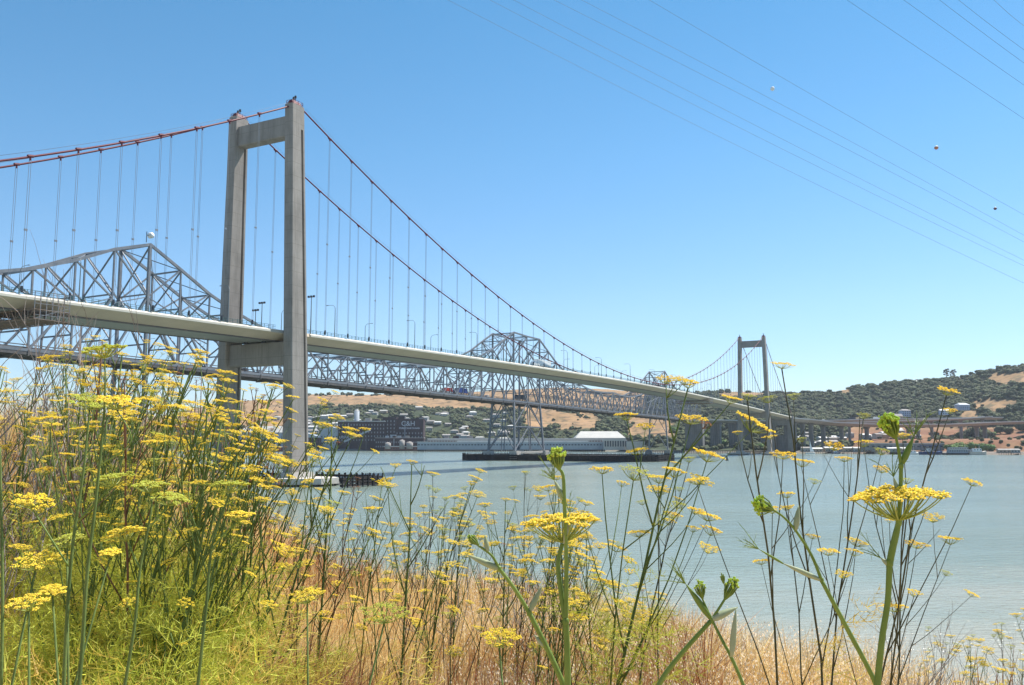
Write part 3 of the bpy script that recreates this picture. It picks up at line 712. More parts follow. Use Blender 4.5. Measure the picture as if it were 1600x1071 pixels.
def crown_np(r, seed, lobes=6, tall=.8, cards=160):
    """unit tree crown, base at z=0, radius ~1: uneven lobes plus loose leaf clumps around them"""
    g = np.random.default_rng(seed); V = []; Fc = []; o = 0
    for i in range(lobes):
        a = g.uniform(0, 6.28); rr = g.uniform(.15, .62) if i else 0; c = np.array([rr * math.cos(a), rr * math.sin(a), tall * g.uniform(.55, 1.15)])
        s = g.uniform(.38, .62) * (1.15 if i == 0 else 1)
        v = IC1[0] * s * g.uniform(.68, 1.3, (len(IC1[0]), 1)) * np.array([1, 1, .85]) + c
        V.append(v); Fc.append(IC1[1] + o); o += len(v)
    c_all = np.concatenate(V)
    k = cards; base = c_all[g.integers(0, len(c_all), k)] * g.uniform(.92, 1.12, (k, 1))
    d1 = g.normal(0, .085, (k, 3)); d2 = g.normal(0, .085, (k, 3)); d3 = -(d1 + d2) * .6
    tri = np.stack([base + d1, base + d2, base + d3], 1).reshape(-1, 3); V.append(tri); Fc.append(np.arange(3 * k).reshape(-1, 3) + o)
    return np.concatenate(V), np.concatenate(Fc)
TP = []
for k in range(7):
    cv, cf = crown_np(1, 40 + k, 5 + k % 3, .75 + .12 * (k % 3)); TP.append((cv, cf))
CR_ME = [np_mesh('crown', v_, f_, M['crown_g'] if k == 6 else M['crown']) for k, (v_, f_) in enumerate(TP)]
mb = MB(); mb.tube([(0, 0, -.35), (.03, 0, .2), (0, .02, .7)], [.09, .06, .03], 6)
for a in (0, 2.1, 4.2): mb.tube([(.01, 0, .25), (.3 * math.cos(a), .3 * math.sin(a), .62)], [.045, .02], 5)
TRK = mb.mesh('trunk', M['bark'])
cands = []
def try_tree(px, d, size=None):
    x = (px - 800) / F * d; z = float(th(x, d)); X, Y = pxy(x, d, z)
    cands.append((x, d, z, X, Y, size or random.uniform(3.2, 6.0) * (1.25 if random.random() < .15 else 1)))
g = np.random.default_rng(5)
N_ = 26000
px_ = g.uniform(60, 1660, N_); q_ = g.uniform(0, 1, N_)
ysh = np.interp(px_, _sh_px, _sh); yrd = np.interp(px_, _rd_px, _rd)
d_ = ysh + 12 + (yrd + 60 - ysh) * q_ ** .75
x_ = (px_ - 800) / F * d_; z_ = th(x_, d_); X_, Y_ = pxy(x_, d_, z_)
wv = woods(X_, Y_, x_, d_)
red = (X_ > 1290) & (Y_ > 664)
keep = g.uniform(0, 1, N_) < np.where(wv > .62, .5, np.where(wv > .45, .18, .008)) * np.where(red, .8, 1) * np.where(X_ > 1090, 2.8, 1.4)
keep &= ~((X_ > 960) & (Y_ > 693) & (X_ < 1310)) & (d_ - ysh > 45) & ~((Y_ > 689) & (X_ < 1010))
random.seed(21)
HN = [(random.uniform(478, 800) if random.random() < .85 else random.uniform(370, 480), random.uniform(1480, 1950)) for _ in range(100)]
HN2 = [(random.uniform(1245, 1440), random.uniform(1190, 1400)) for _ in range(30)]
HX = HN + HN2 + [(1412, 1380), (1473, 1330), (1502, 1400), (1395, 1300)]
for hx, hd in HX: keep &= ~((np.abs(X_ - hx) < 8) & (d_ < hd + 6) & (d_ > hd - 75))
# crest line trees
idx = np.where(keep)[0]
trees = [(x_[i], d_[i], z_[i], X_[i], Y_[i], (2.6 + 5.2 * g.random() ** 1.6) * (1.0 if wv[i] > .5 else .6)) for i in idx]
for a, b_, n_ in ((480, 620, 26), (1095, 1150, 9), (1160, 1210, 5), (1225, 1300, 16), (1330, 1420, 14), (1430, 1470, 3), (1500, 1600, 20), (640, 760, 8)):
    for _ in range(n_):
        p_ = random.uniform(a, b_); dd_ = float(np.interp(p_, _rd_px, _rd)) - random.uniform(0, 30); xx = (p_ - 800) / F * dd_; zz = float(th(xx, dd_)); trees.append((xx, dd_, zz, p_, 600, random.uniform(4, 8)))
for p0, p1, s0, s1, q0, q1, n_ in ((1380, 1640, 18, 120, 1.4, 3.4, 46), (1478, 1548, 14, 34, 5.0, 7.5, 12), (1440, 1640, 300, 345, 6, 9, 30), (1330, 1440, 150, 260, 2.5, 5, 14), (1040, 1250, 22, 60, 3, 6, 26), (1000, 1250, 60, 200, 5, 8, 60), (1245, 1330, 20, 160, 3, 6, 26)):  # includes a row of trees added to darken the shadow band under the viaduct
    for _ in range(n_):
        p_ = random.uniform(p0, p1); dd_ = float(np.interp(p_, _sh_px, _sh)) + random.uniform(s0, s1); xx = (p_ - 800) / F * dd_; zz = float(th(xx, dd_)); X__, Y__ = pxy(xx, dd_, zz); trees.append((xx, dd_, zz, p_, Y__, random.uniform(q0, q1)))
print('trees', len(trees))
trees.sort(key=lambda t: -t[5] / t[1])
def region(X, Y, d, X2):
    if X < 460: return 'dark green tree on the tan hill left of the near tower', 'trees on the tan hill left of the near tower'
    if X < 800: return 'dark green tree in the hillside town behind the dark brick refinery', 'trees in the hillside town behind the refinery'
    if X < 1090: return 'dark green tree on the tan hillside behind the white warehouses', 'trees on the hillside behind the warehouses'
    return 'dark green tree on the wooded hillside above the freeway viaduct', 'trees on the wooded hillside above the freeway'
NT = 285
for i, (x, d, z, X, Y, s) in enumerate(trees[:NT]):
    lab, grp = region(X, Y, d, 0); k = 6 if (random.random() < .12 or (1478 < X < 1548 and d < 1010)) else random.randrange(6)
    if k == 6: lab = lab.replace('dark green', 'brighter green'); grp = 'brighter ' + grp
    o = thing('tree', (x, d, z - .2), lab, 'tree', grp, random.uniform(0, 6.28))
    zs = s * random.uniform(.9, 1.25); o.scale = (s, s, zs)
    sub('trunk', TRK, o); sub('crown', CR_ME[k], o)
V = []; Fc = []; o_ = 0
for (x, d, z, X, Y, s) in trees[NT:]:
    cv, cf = TP[random.randrange(6)]; a = random.uniform(0, 6.28); ca_, sa_ = math.cos(a), math.sin(a)
    cf = cf[:-90]
    v_ = np.stack([cv[:, 0] * ca_ - cv[:, 1] * sa_, cv[:, 0] * sa_ + cv[:, 1] * ca_, cv[:, 2] * random.uniform(.85, 1.15)], 1) * s + np.array([x, d, z - s * .35])
    V.append(v_); Fc.append(cf + o_); o_ += len(v_)
tag(link('far_woods', np_mesh('far_woods', np.concatenate(V), np.concatenate(Fc), M['crown'])), 'dark green scrub oak woods covering the hills across the strait', 'woodland', kind='stuff')
# two tall gum trees on the ridge
for px, s, lab in ((1480, 1.0, 'left one of two tall thin gum trees on the ridge skyline'), (1490, .92, 'right one of two tall spreading gum trees on the ridge skyline')):
    d = 1790; x = (px - 800) / F * d; z = float(th(x, d)); o = thing('gum_tree', (x, d, z), lab, 'tree')
    mb = MB(); H_ = 26 * s; mb.tube([(0, 0, -1), (.4, 0, H_ * .4), (0, 0, H_ * .85)], [.8, .6, .25], 7); lb = []
    for k in range(9):
        zz = H_ * (.35 + .06 * k); a = k * 2.4; e = Vector((math.cos(a) * (3.2 + k % 3), math.sin(a) * 4, zz + 3.5)); mb.tube([(.2, 0, zz), e], [.28, .1], 5); lb.append(e)
    mb.build('trunk', M['bark'], o) if False else sub('trunk', mb.mesh('trunk', M['bark']), o)
    V = []; Fc = []; oo = 0
    for e in lb + [Vector((0, 0, H_ * .92)), Vector((1.5, 0, H_ * .8))]:
        cv, cf = TP[random.randrange(6)]; V.append(cv * 2.6 + np.array(e) - np.array([0, 0, 1.8])); Fc.append(cf + oo); oo += len(cv)
    sub('crown', np_mesh('crown', np.concatenate(V), np.concatenate(Fc), M['crown']), o)

# ------------------------------------------------------------------ houses
def house(px, d, w_, dp, h_, lab, grp, wallm, roofm, rz=None, z=None, floors=1, lift=0):
    x = (px - 800) / F * d; z = float(th(x, d)) + 2.2 if z is None else z
    o = thing('house', (x, d, z - .5), lab, 'house', grp, random.uniform(-.5, .5) if rz is None else rz)
    mb = MB(); mb.box((0, 0, h_ / 2 + .25), (w_, dp, h_ + .5)); sub('wall', mb.mesh('wall', wallm), o)
    mb = MB(); e = .5; rh = w_ * .17; hz = h_ + .5
    a = [(-w_ / 2 - e, -dp / 2 - e, hz), (w_ / 2 + e, -dp / 2 - e, hz), (w_ / 2 + e, dp / 2 + e, hz), (-w_ / 2 - e, dp / 2 + e, hz)]
    ins = dp * .3 if random.random() < .5 else -e * .3
    v_ = a + [(p[0], p[1], hz + .25) for p in a] + [(-w_ / 2 + ins, 0, hz + rh), (w_ / 2 - ins, 0, hz + rh)]
    mb.add(v_, [(3, 2, 1, 0), (0, 1, 5, 4), (1, 2, 6, 5), (2, 3, 7, 6), (3, 0, 4, 7), (4, 5, 9, 8), (6, 7, 8, 9), (5, 6, 9), (7, 4, 8)])
    rf = sub('roof', mb.mesh('roof', roofm), o)
    mb = MB(); mb.box((w_ * .2, dp * .1, hz + rh * .9), (.9, .9, 1.8)); sub('chimney', mb.mesh('chimney', M['brick_r']), rf)
    nwin = max(2, int(w_ / 3.2))
    for fl in range(floors):
        for k in range(nwin):
            mb = MB(); mb.box((-w_ / 2 + w_ * (k + .5) / nwin, -dp / 2 - .03, 1.9 + fl * 2.9), (1.5, .12, 1.3)); sub('window', mb.mesh('window', M['glass']), o)
    return o
for px, d in HN:
    wm = random.choice([0, 0, 1, 3, 4]); house(px, d, random.uniform(10, 17), random.uniform(8, 11), random.choice([3, 3.5, 5.8]), 'small %s house with a low roof among trees in the hillside town behind the refinery' % ['white', 'cream', 'blue', 'grey', 'tan'][wm], '%s houses in the hillside town' % ['white', 'cream', 'blue', 'grey', 'tan'][wm], WALLS[wm], random.choice([M['roof_g'], M['roof_g'], M['roof_w'], M['metal_p']]))
for px, d in HN2:
    wm = random.choice([0, 1, 3, 3, 4]); house(px, d, random.uniform(10, 16), random.uniform(8, 10), random.choice([3.2, 5.8]), 'small %s house among dark trees just above the freeway viaduct' % ['white', 'cream', 'blue', 'grey', 'tan'][wm], '%s houses above the freeway viaduct' % ['white', 'cream', 'blue', 'grey', 'tan'][wm], WALLS[wm], random.choice([M['roof_g'], M['roof_g'], M['roof_w']]))
house(1412, 1380, 15, 10, 9, 'two storey blue house among trees above the freeway viaduct', None, WALLS[2], M['roof_g'], .1, zat(651, 1380), 3)
house(1473, 1330, 13, 9, 6, 'pale blue house with a white roof and a small annex on the wooded hill', None, WALLS[2], M['roof_w'], -.2, zat(648, 1330), 2)
house(1502, 1400, 20, 11, 8, 'large light blue gabled house highest on the wooded hillside at right', None, WALLS[2], M['metal_b'], .2, zat(641, 1400), 2)
house(1395, 1300, 22, 9, 4, 'long low brown roofed house just above the upper freeway deck', None, WALLS[4], M['roof_g'], 0, zat(655, 1300), 1)

# ------------------------------------------------------------------ waterfront works
def block(name, px0, px1, d, ytop, label, wallm, roofm=None, cat='building', roof='flat', ybase=704.5, depth=30, win=None, bands=None, eave=.4, z0=None, winm=None):
    a = at(px0, d); b_ = at(px1, d); zt = zat(ytop, d); zb = zat(ybase, d) if z0 is None else z0
    w_ = (b_ - a).length; o = thing(name, ((a.x + b_.x) / 2, d, zb), label, cat); h = zt - zb
    mb = MB(); mb.box((0, depth / 2, h / 2), (w_, depth, h)); sub('wall', mb.mesh('wall', wallm), o)
    mb = MB()
    if roof == 'flat': mb.box((0, depth / 2, h + .5), (w_ + .8, depth + .8, 1.0))
    elif roof == 'gable_front':
        rh = min(w_ * .16, 9); n_ = 1
        mb.loft([[(-w_ / 2 - .6, y, h), (w_ / 2 + .6, y, h), (w_ / 2 + .6, y, h + .4), (0, y, h + rh), (-w_ / 2 - .6, y, h + .4)] for y in (-.6, depth + .6)][::-1])
    elif roof == 'hip':
        rh = roof_h; ins = min(w_ * .12, depth * .8); e = .8
        v_ = [(-w_ / 2 - e, -e, h), (w_ / 2 + e, -e, h), (w_ / 2 + e, depth + e, h), (-w_ / 2 - e, depth + e, h), (-w_ / 2 + ins, depth * .45, h + rh), (w_ / 2 - ins, depth * .45, h + rh), (w_ / 2 - ins, depth * .55, h + rh), (-w_ / 2 + ins, depth * .55, h + rh)]
        mb.hexa(v_)
    sub('roof', mb.mesh('roof', roofm or wallm), o)
    if win:
        rows, cols, ww, wh, m0, m1 = win; wm = MB(); wm.box((0, 0, 0), (ww, .25, wh)); wme = wm.mesh('window', winm or M['glass'])
        for r in range(rows):
            for c in range(cols):
                z = h * (m0 + (m1 - m0) * (r + .5) / rows); sub('window', wme, o, Matrix.Translation((-w_ / 2 + w_ * (c + .5) / cols, -.06, z)))
    return o, w_, h
roof_h = 10
M['winlit'] = mat('pale factory glazing', (.20, .21, .22), .3)
r1, w1, h1 = block('refinery_building', 527, 601, 1345, 659, 'tall dark brick refinery block with rows of small windows, leftmost by the pale silo', M['brick'], M['roof_w'], win=(5, 16, 1.6, 2.6, .3, .95), winm=M['winlit'])
r2, w2, h2 = block('refinery_building', 597, 618, 1348, 653, 'narrow dark refinery tower between the two widest brick blocks', M['brick'], M['brick'], win=(6, 4, 1.6, 2.6, .3, .95), winm=M['winlit'])
r3, w3, h3 = block('refinery_building', 617.5, 661, 1350, 656, 'dark brick refinery block carrying big white rooftop lettering', M['brick'], M['brick'], win=(4, 9, 1.6, 2.6, .15, .62), winm=M['winlit'])
r4, w4, h4 = block('refinery_building', 586, 662, 1332, 685, 'low dark refinery wing with a pale roof edge below the lettered block', M['brick'], M['roof_g'], win=(2, 22, 1.6, 2.2, .15, .85), winm=M['winlit'], depth=16)
r5, w5, h5 = block('refinery_building', 600, 653, 1322, 698.5, 'lowest red brick refinery shed with a white roof stripe at the waterline', M['brick_r'], M['roof_w'], depth=9, win=(1, 12, 1.6, 1.4, .3, .7))
r6, w6, h6 = block('refinery_building', 661, 745, 1400, 686.5, 'long grey roofed refinery storehouse behind the white pier warehouse', M['roof_g'], M['roof_g'], depth=40, win=(1, 10, 2, 2, .5, .8))
r7, w7, h7 = block('refinery_building', 500, 528, 1345, 671, 'blue grey gabled shed immediately left of the dark refinery block', M['metal_b'], M['metal_b'], roof='gable_front', win=(2, 6, 1.6, 2, .2, .8))
r8, w8, h8 = block('refinery_building', 452, 500, 1338, 684, 'dark low industrial shed seen just right of the near tower leg', M['brick'], M['metal_b'], roof='gable_front', win=(1, 8, 2, 3, .2, .8))
r9, w9, h9 = block('dock_shed', 372, 449, 1345, 676, 'wide blue grey dock shed between the two near tower legs', M['metal_b'], M['metal_p'], roof='hip', win=(1, 9, 4, 9, .1, .8), winm=M['dark'])
block('dock_shed', 300, 368, 1340, 680, 'dark blue dock shed behind the flowers left of the near tower', M['metal_b'], M['roof_g'], roof='gable_front')
def text(body, size, loc, name, parent, m_, rot=(R(90), 0, 0)):
    cu = bpy.data.curves.new(name, 'FONT'); cu.body = body; cu.size = size; cu.extrude = .15; cu.align_x = 'CENTER'; cu.offset = .12
    t_ = bpy.data.objects.new(name, cu); COL.objects.link(t_); dg = bpy.context.evaluated_depsgraph_get(); me = bpy.data.meshes.new_from_object(t_.evaluated_get(dg)); bpy.data.objects.remove(t_)
    me.materials.clear(); me.materials.append(m_); o = bpy.data.objects.new(name, me); COL.objects.link(o); o.parent = parent; o.location = loc; o.rotation_euler = rot; return o
M['sign'] = mat('faded sign paint', (.36, .38, .42), .7)
text('C&H', 10.5, (-2, -.35, h3 - 9.5), 'lettering', r3, M['sign']); text('PURE CANE SUGAR', 3.7, (0, -.35, h3 - 14.5), 'lettering', r3, M['sign'])
text('SUGAR', 5.0, (-w1 * .38, -.35, h1 * .42), 'lettering', r1, M['sign'])
random.seed(5)
for par, w_, h_, dep in ((r1, w1, h1, 30), (r3, w3, h3, 30), (r4, w4, h4, 16), (r6, w6, h6, 40)):
    for k in range(5):
        x_ = random.uniform(-w_ * .42, w_ * .42); mb = MB(); s_ = random.uniform(2.5, 6); mb.box((x_, dep * random.uniform(.2, .6), h_ + 1 + s_ * .4), (s_ * 1.6, s_, s_ * .8)); sub('roof_plant', mb.mesh('roof_plant', random.choice([M['brick'], M['roof_g'], M['metal_b']])), par)
    mb = MB(); x_ = random.uniform(-w_ * .4, w_ * .4); mb.tube([(x_, -.6, 2), (x_, -.6, h_ * .95)], .5, 6); sub('drain_pipe', mb.mesh('drain_pipe', M['metal_b']), par)
for px, r_, ht_, lb in ((640, 5, 10, 'squat grey tank in front of the lettered refinery block'), (628, 4, 13, 'tall narrow grey tank beside the squat tank at the refinery'), (606, 4.5, 9, 'small pale tank at the foot of the dark refinery tower')):
    o = thing('storage_tank', at(px, 1322, 3), lb, 'tank'); mb = MB(); mb.tube([(0, 0, 0), (0, 0, ht_)], r_, 16); sub('wall', mb.mesh('wall', M['roof_g'], True), o); mb = MB(); mb.tube([(0, 0, ht_), (0, 0, ht_ + 1.4)], [r_ * 1.02, .5], 16); sub('cap', mb.mesh('cap', M['roof_g']), o)
o = thing('conveyor', at(560, 1338, 20), 'slanting pale conveyor gallery across the dark refinery front', 'conveyor'); mb = MB(); mb.bar((-22, 0, -6), (18, 0, 12), 2.4, 2.6); sub('gallery', mb.mesh('gallery', M['metal_b']), o)
for xx in (-14, 0, 12): mb = MB(); mb.bar((xx, 0, -18), (xx, 0, -2 + xx * .45), .6, .6); sub('trestle', mb.mesh('trestle', M['steel_dk']), o)
o = thing('silo', at(556.5, 1362, 3), 'pale blue cylindrical silo rising behind the dark refinery roof', 'silo')
mb = MB(); zt = zat(642, 1362) - 3; mb.tube([(0, 0, 0), (0, 0, zt)], 4.0, 20); sub('wall', mb.mesh('wall', M['metal_b'], True), o); mb = MB(); mb.tube([(0, 0, zt), (0, 0, zt + 1.5), (0, 0, zt + 3)], [4.2, 2, 1.6], 20); sub('cap', mb.mesh('cap', M['metal_p']), o)
# long white pier warehouse on piles
o, ww_, hh_ = block('pier_warehouse', 652, 946, 1240, 691.5, 'very long pale grey pier warehouse on dark piles along the water', M['metal_b'], M['roof_w'], ybase=702.8, depth=26, win=(1, 60, 2.6, 1.5, .52, .8), winm=M['dark'])
mb = MB()
for i in range(80): mb.box((-ww_ / 2 + ww_ * (i + .5) / 80, 1, -2.2), (1.2, 1.2, 4.4))
mb.box((0, 3, -1.0), (ww_, 6, 1.6)); sub('pile_row', mb.mesh('pile_row', M['timber']), o)
mb = MB(); mb.box((ww_ * .06, 9, hh_ + 1.6), (ww_ * .70, 14, 1.4)); mb.box((ww_ * .06, 9, hh_ + .9), (ww_ * .70, 13, 2)); sub('monitor_roof', mb.mesh('monitor_roof', M['roof_w']), o)
o, ww_, hh_ = block('pier_warehouse', 668, 978, 1275, 686.3, 'second long warehouse with a striped clerestory behind the pier warehouse', M['conc_lt'], M['roof_w'], ybase=702.8, depth=22, win=(1, 70, 3.0, 2.3, .62, .92), winm=M['brick_r'])
o, ww_, hh_ = block('warehouse', 900, 977, 1300, 684.5, 'big pale warehouse with a broad light grey hipped roof', M['conc_lt'], M['metal_p'], roof='hip', depth=44, win=(1, 14, 1.5, 3, .3, .7))
block('warehouse', 944, 980, 1225, 688.5, 'cream warehouse end with a row of tall dark windows', M['conc_lt'], M['roof_w'], ybase=703.5, depth=20, win=(1, 9, 1.9, 8, .42, .9))
block('warehouse', 981, 1007.5, 1205, 690.5, 'plain pale grey block building right of the tall windowed warehouse', M['conc_lt'], M['roof_g'], ybase=704, depth=18, win=(2, 4, 3.6, 3.6, .1, .9), winm=M['rviad'])
# red hulled barge moored at left
def hull(w_, l_, h_, m_, bow=.18):
    mb = MB(); st = []
    for f_ in (0, .04, .2, .8, 1 - bow * .3, 1):
        wd_ = w_ / 2 * (1 if .04 < f_ < .9 else (.85 if f_ <= .04 else .25 if f_ == 1 else .75)); y = (f_ - .5) * l_; sh = h_ * (1 + (.25 if f_ > .9 else 0))
        st.append([(y, -wd_, sh), (y, -wd_ * .8, -.6), (y, wd_ * .8, -.6), (y, wd_, sh)])
    mb.loft(st); return mb.mesh('hull', m_)
M['hull_r'] = mat('red brown hull paint', (.16, .05, .04), .6); M['hull_b'] = mat('dark blue hull paint', (.03, .06, .16), .5)
o = thing('barge', at(415, 1255, 0), 'long red brown barge moored between the near tower legs', 'barge'); sub('hull', hull(14, 84, 6.2, M['hull_r']), o)
mb = MB(); mb.box((0, 0, 6.8), (70, 9, 1.2)); sub('deck', mb.mesh('deck', M['white']), o); mb = MB(); mb.box((-30, 0, 9.5), (8, 8, 4.2)); sub('cabin', mb.mesh('cabin', M['white']), o)
# quay and shore cabins
mb = MB()
for a, b_, d in ((1000, 1160, 1040), (1160, 1240, 1010)):
    p, q = at(a, d), at(b_, d - 0); k = 60
    mb.bar(p + Vector((0, 0, 3.2)), q + Vector((0, 0, 3.2)), 6, .8)
    for i in range(k): mb.tube([p.lerp(q, i / k) + Vector((0, -2.6, -2)), p.lerp(q, i / k) + Vector((0, -2.6, 3))], .35, 5)
tag(mb.build('wharf', M['timber']), 'dark timber wharf on piles along the shore by the far tower', 'wharf')
random.seed(9)
cab = [(1255, 'grey'), (1272, 'brown'), (1290, 'pale'), (1307, 'white'), (1322, 'tan'), (1338, 'grey'), (1352, 'brown'), (1366, 'white'), (1390, 'grey'), (1408, 'tan'), (1562, 'tan'), (1578, 'grey')]
ordn = ['first', 'second', 'third', 'fourth', 'fifth', 'sixth', 'seventh', 'eighth', 'ninth', 'tenth', 'eleventh', 'last']
for i, (px, c_) in enumerate(cab):
    d = float(np.interp(px, _sh_px, _sh)) - 6 + random.uniform(-4, 8); wm = {'grey': 3, 'brown': 4, 'pale': 1, 'white': 0, 'tan': 4}[c_]
    x = (px - 800) / F * d; o = thing('shore_cabin', (x, d, 2.2), '%s low cabin on stilts, %s of the shore cabins counted right from the far tower' % (c_, ordn[i]), 'cabin', 'stilt cabins along the far shore', random.uniform(-.2, .2))
    w_ = random.uniform(9, 14); h_ = random.uniform(2.8, 4.4)
    mb = MB(); mb.box((0, 0, h_ / 2), (w_, 7, h_)); sub('wall', mb.mesh('wall', WALLS[wm]), o)
    mb = MB(); mb.loft([[(x_, y, h_ + z_) for y, z_ in ((-4.2, 0), (-4.2, .2), (0, 1.6), (4.2, .2), (4.2, 0))] for x_ in (-w_ / 2 - .5, w_ / 2 + .5)]); sub('roof', mb.mesh('roof', random.choice([M['roof_g'], M['metal_p'], M['roof_w']])), o)
    mb = MB()
    for k in range(6): mb.tube([(-w_ / 2 + w_ * k / 5, -3.6, -4), (-w_ / 2 + w_ * k / 5, -3.6, .1)], .22, 5)
    mb.box((0, -1, -.1), (w_ + 4, 9, .25)); sub('stilts', mb.mesh('stilts', M['timber']), o)
    for k in range(3):
        mb = MB(); mb.box((-w_ / 3 + k * w_ / 3, -3.55, 1.7), (1.4, .12, 1.1)); sub('window', mb.mesh('window', M['glass']), o)
block('boat_shed', 1352, 1476, 985, 694, 'long grey shed wall behind the moored boats', M['conc_dk'], M['rviad'], ybase=704, depth=12, win=(1, 14, 3, 1.6, .4, .8))
# boats
def boat(px, d, l_, w_, h_, hm, label, cab_, rz=0, canopy=False, cat='boat', group=None):
    o = thing('boat', at(px, d, 0), label, cat, group, rz); sub('hull', hull(w_, l_, h_, hm), o)
    for nm, (cx_, cw, ch, cz_, m_) in cab_.items():
        mb = MB(); mb.loft([[(cx_ - cw / 2, -w_ * .34, cz_), (cx_ + cw / 2, -w_ * .34, cz_), (cx_ + cw / 2, w_ * .34, cz_), (cx_ - cw / 2, w_ * .34, cz_)], [(cx_ - cw / 2 + .3, -w_ * .3, cz_ + ch), (cx_ + cw / 2 - .5, -w_ * .3, cz_ + ch), (cx_ + cw / 2 - .5, w_ * .3, cz_ + ch), (cx_ - cw / 2 + .3, w_ * .3, cz_ + ch)]]); cb_ = sub(nm, mb.mesh(nm, m_), o)
        for k in range(max(2, int(cw / 2.5))):
            mb = MB(); mb.box((cx_ - cw / 2 + cw * (k + .5) / max(2, int(cw / 2.5)), -w_ * .345, cz_ + ch * .6), (1.1, .15, ch * .3)); sub('window', mb.mesh('window', M['glass']), cb_)
    mb = MB(); mb.tube([(l_ * .1, 0, h_), (l_ * .1, 0, h_ + 8)], .12, 5); sub('mast', mb.mesh('mast', M['white']), o)
    if canopy:
        mb = MB()
        for xx in (-l_ * .38, -l_ * .1, l_ * .12, l_ * .36):
            for yy in (-w_ * .4, w_ * .4): mb.bar((xx, yy, h_), (xx, yy, h_ + 6.4), .45, .45)
        mb.box((0, 0, h_ + 6.6), (l_ * .82, w_ * .9, .6)); sub('canopy_frame', mb.mesh('canopy_frame', M['hull_b']), o)
    return o
boat(1455, 948, 24, 9, 3.2, M['hull_b'], 'dark blue workboat with a boxy open canopy frame by the grey shed', {'cabin': (-2, 6, 3.4, 3.2, M['white'])}, .0, True)
boat(1426, 962, 14, 5, 2.0, M['white'], 'small white cabin cruiser moored left of the blue workboat', {'cabin': (0, 7, 2.2, 2.0, M['white'])})
boat(1503, 935, 40, 9, 2.0, M['dark'], 'long two deck houseboat with a grey upper roof right of the blue workboat', {'lower_cabin': (0, 30, 3.6, 2.0, M['metal_b']), 'upper_cabin': (-4, 20, 2.4, 5.6, M['metal_p'])})
boat(1528, 930, 18, 6, 3.4, M['conc_lt'], 'beige cruiser with a raised white roof at the houseboat stern', {'cabin': (-1, 9, 3.4, 3.4, M['white'])})
boat(1375, 1000, 12, 4.2, 1.6, M['white'], 'small white motor boat moored below the freeway columns', {'cabin': (0, 5, 1.8, 1.6, M['white'])})
boat(1306, 1022, 10, 4, 1.5, M['hull_b'], 'small blue boat moored beside the stilt cabins', {'cabin': (0, 4, 1.6, 1.5, M['white'])})
o = thing('sailboat', at(1266, 1020, 0), 'white sailboat shape put in for a pale triangle right of the bridge end pier', 'sailboat'); sub('hull', hull(3.4, 11, 1.4, M['white']), o)  # boat shape put in for a pale triangle beside a dark column
mb = MB(); mb.tube([(0, 0, 1), (0, 0, 17)], .12, 6); sub('mast', mb.mesh('mast', M['white']), o)
mb = MB(); mb.add([(0.1, 0, 2.4), (5.2, 0.5, 2.6), (-.1, .05, 16.6), (2.2, .7, 7.5)], [(0, 1, 3), (0, 3, 2), (3, 1, 2)][:2] + [(1, 3, 2)][:0]); mb.add([(0.1, .08, 2.4), (5.2, 0.58, 2.6), (2.2, .78, 7.5), (-.1, .13, 16.6)], [(0, 2, 1), (0, 3, 2)]); sub('sail', mb.mesh('sail', M['white']), o)
o = thing('buoy', at(1136, 650, 0), 'small dark conical channel buoy floating in front of the far tower', 'buoy')
mb = MB(); mb.tube([(0, 0, -.5), (0, 0, .7)], 1.2, 14); mb.tube([(0, 0, .7), (0, 0, 3.0), (0, 0, 3.6)], [.8, .35, .1], 10); sub('body', mb.mesh('body', M['dark']), o)

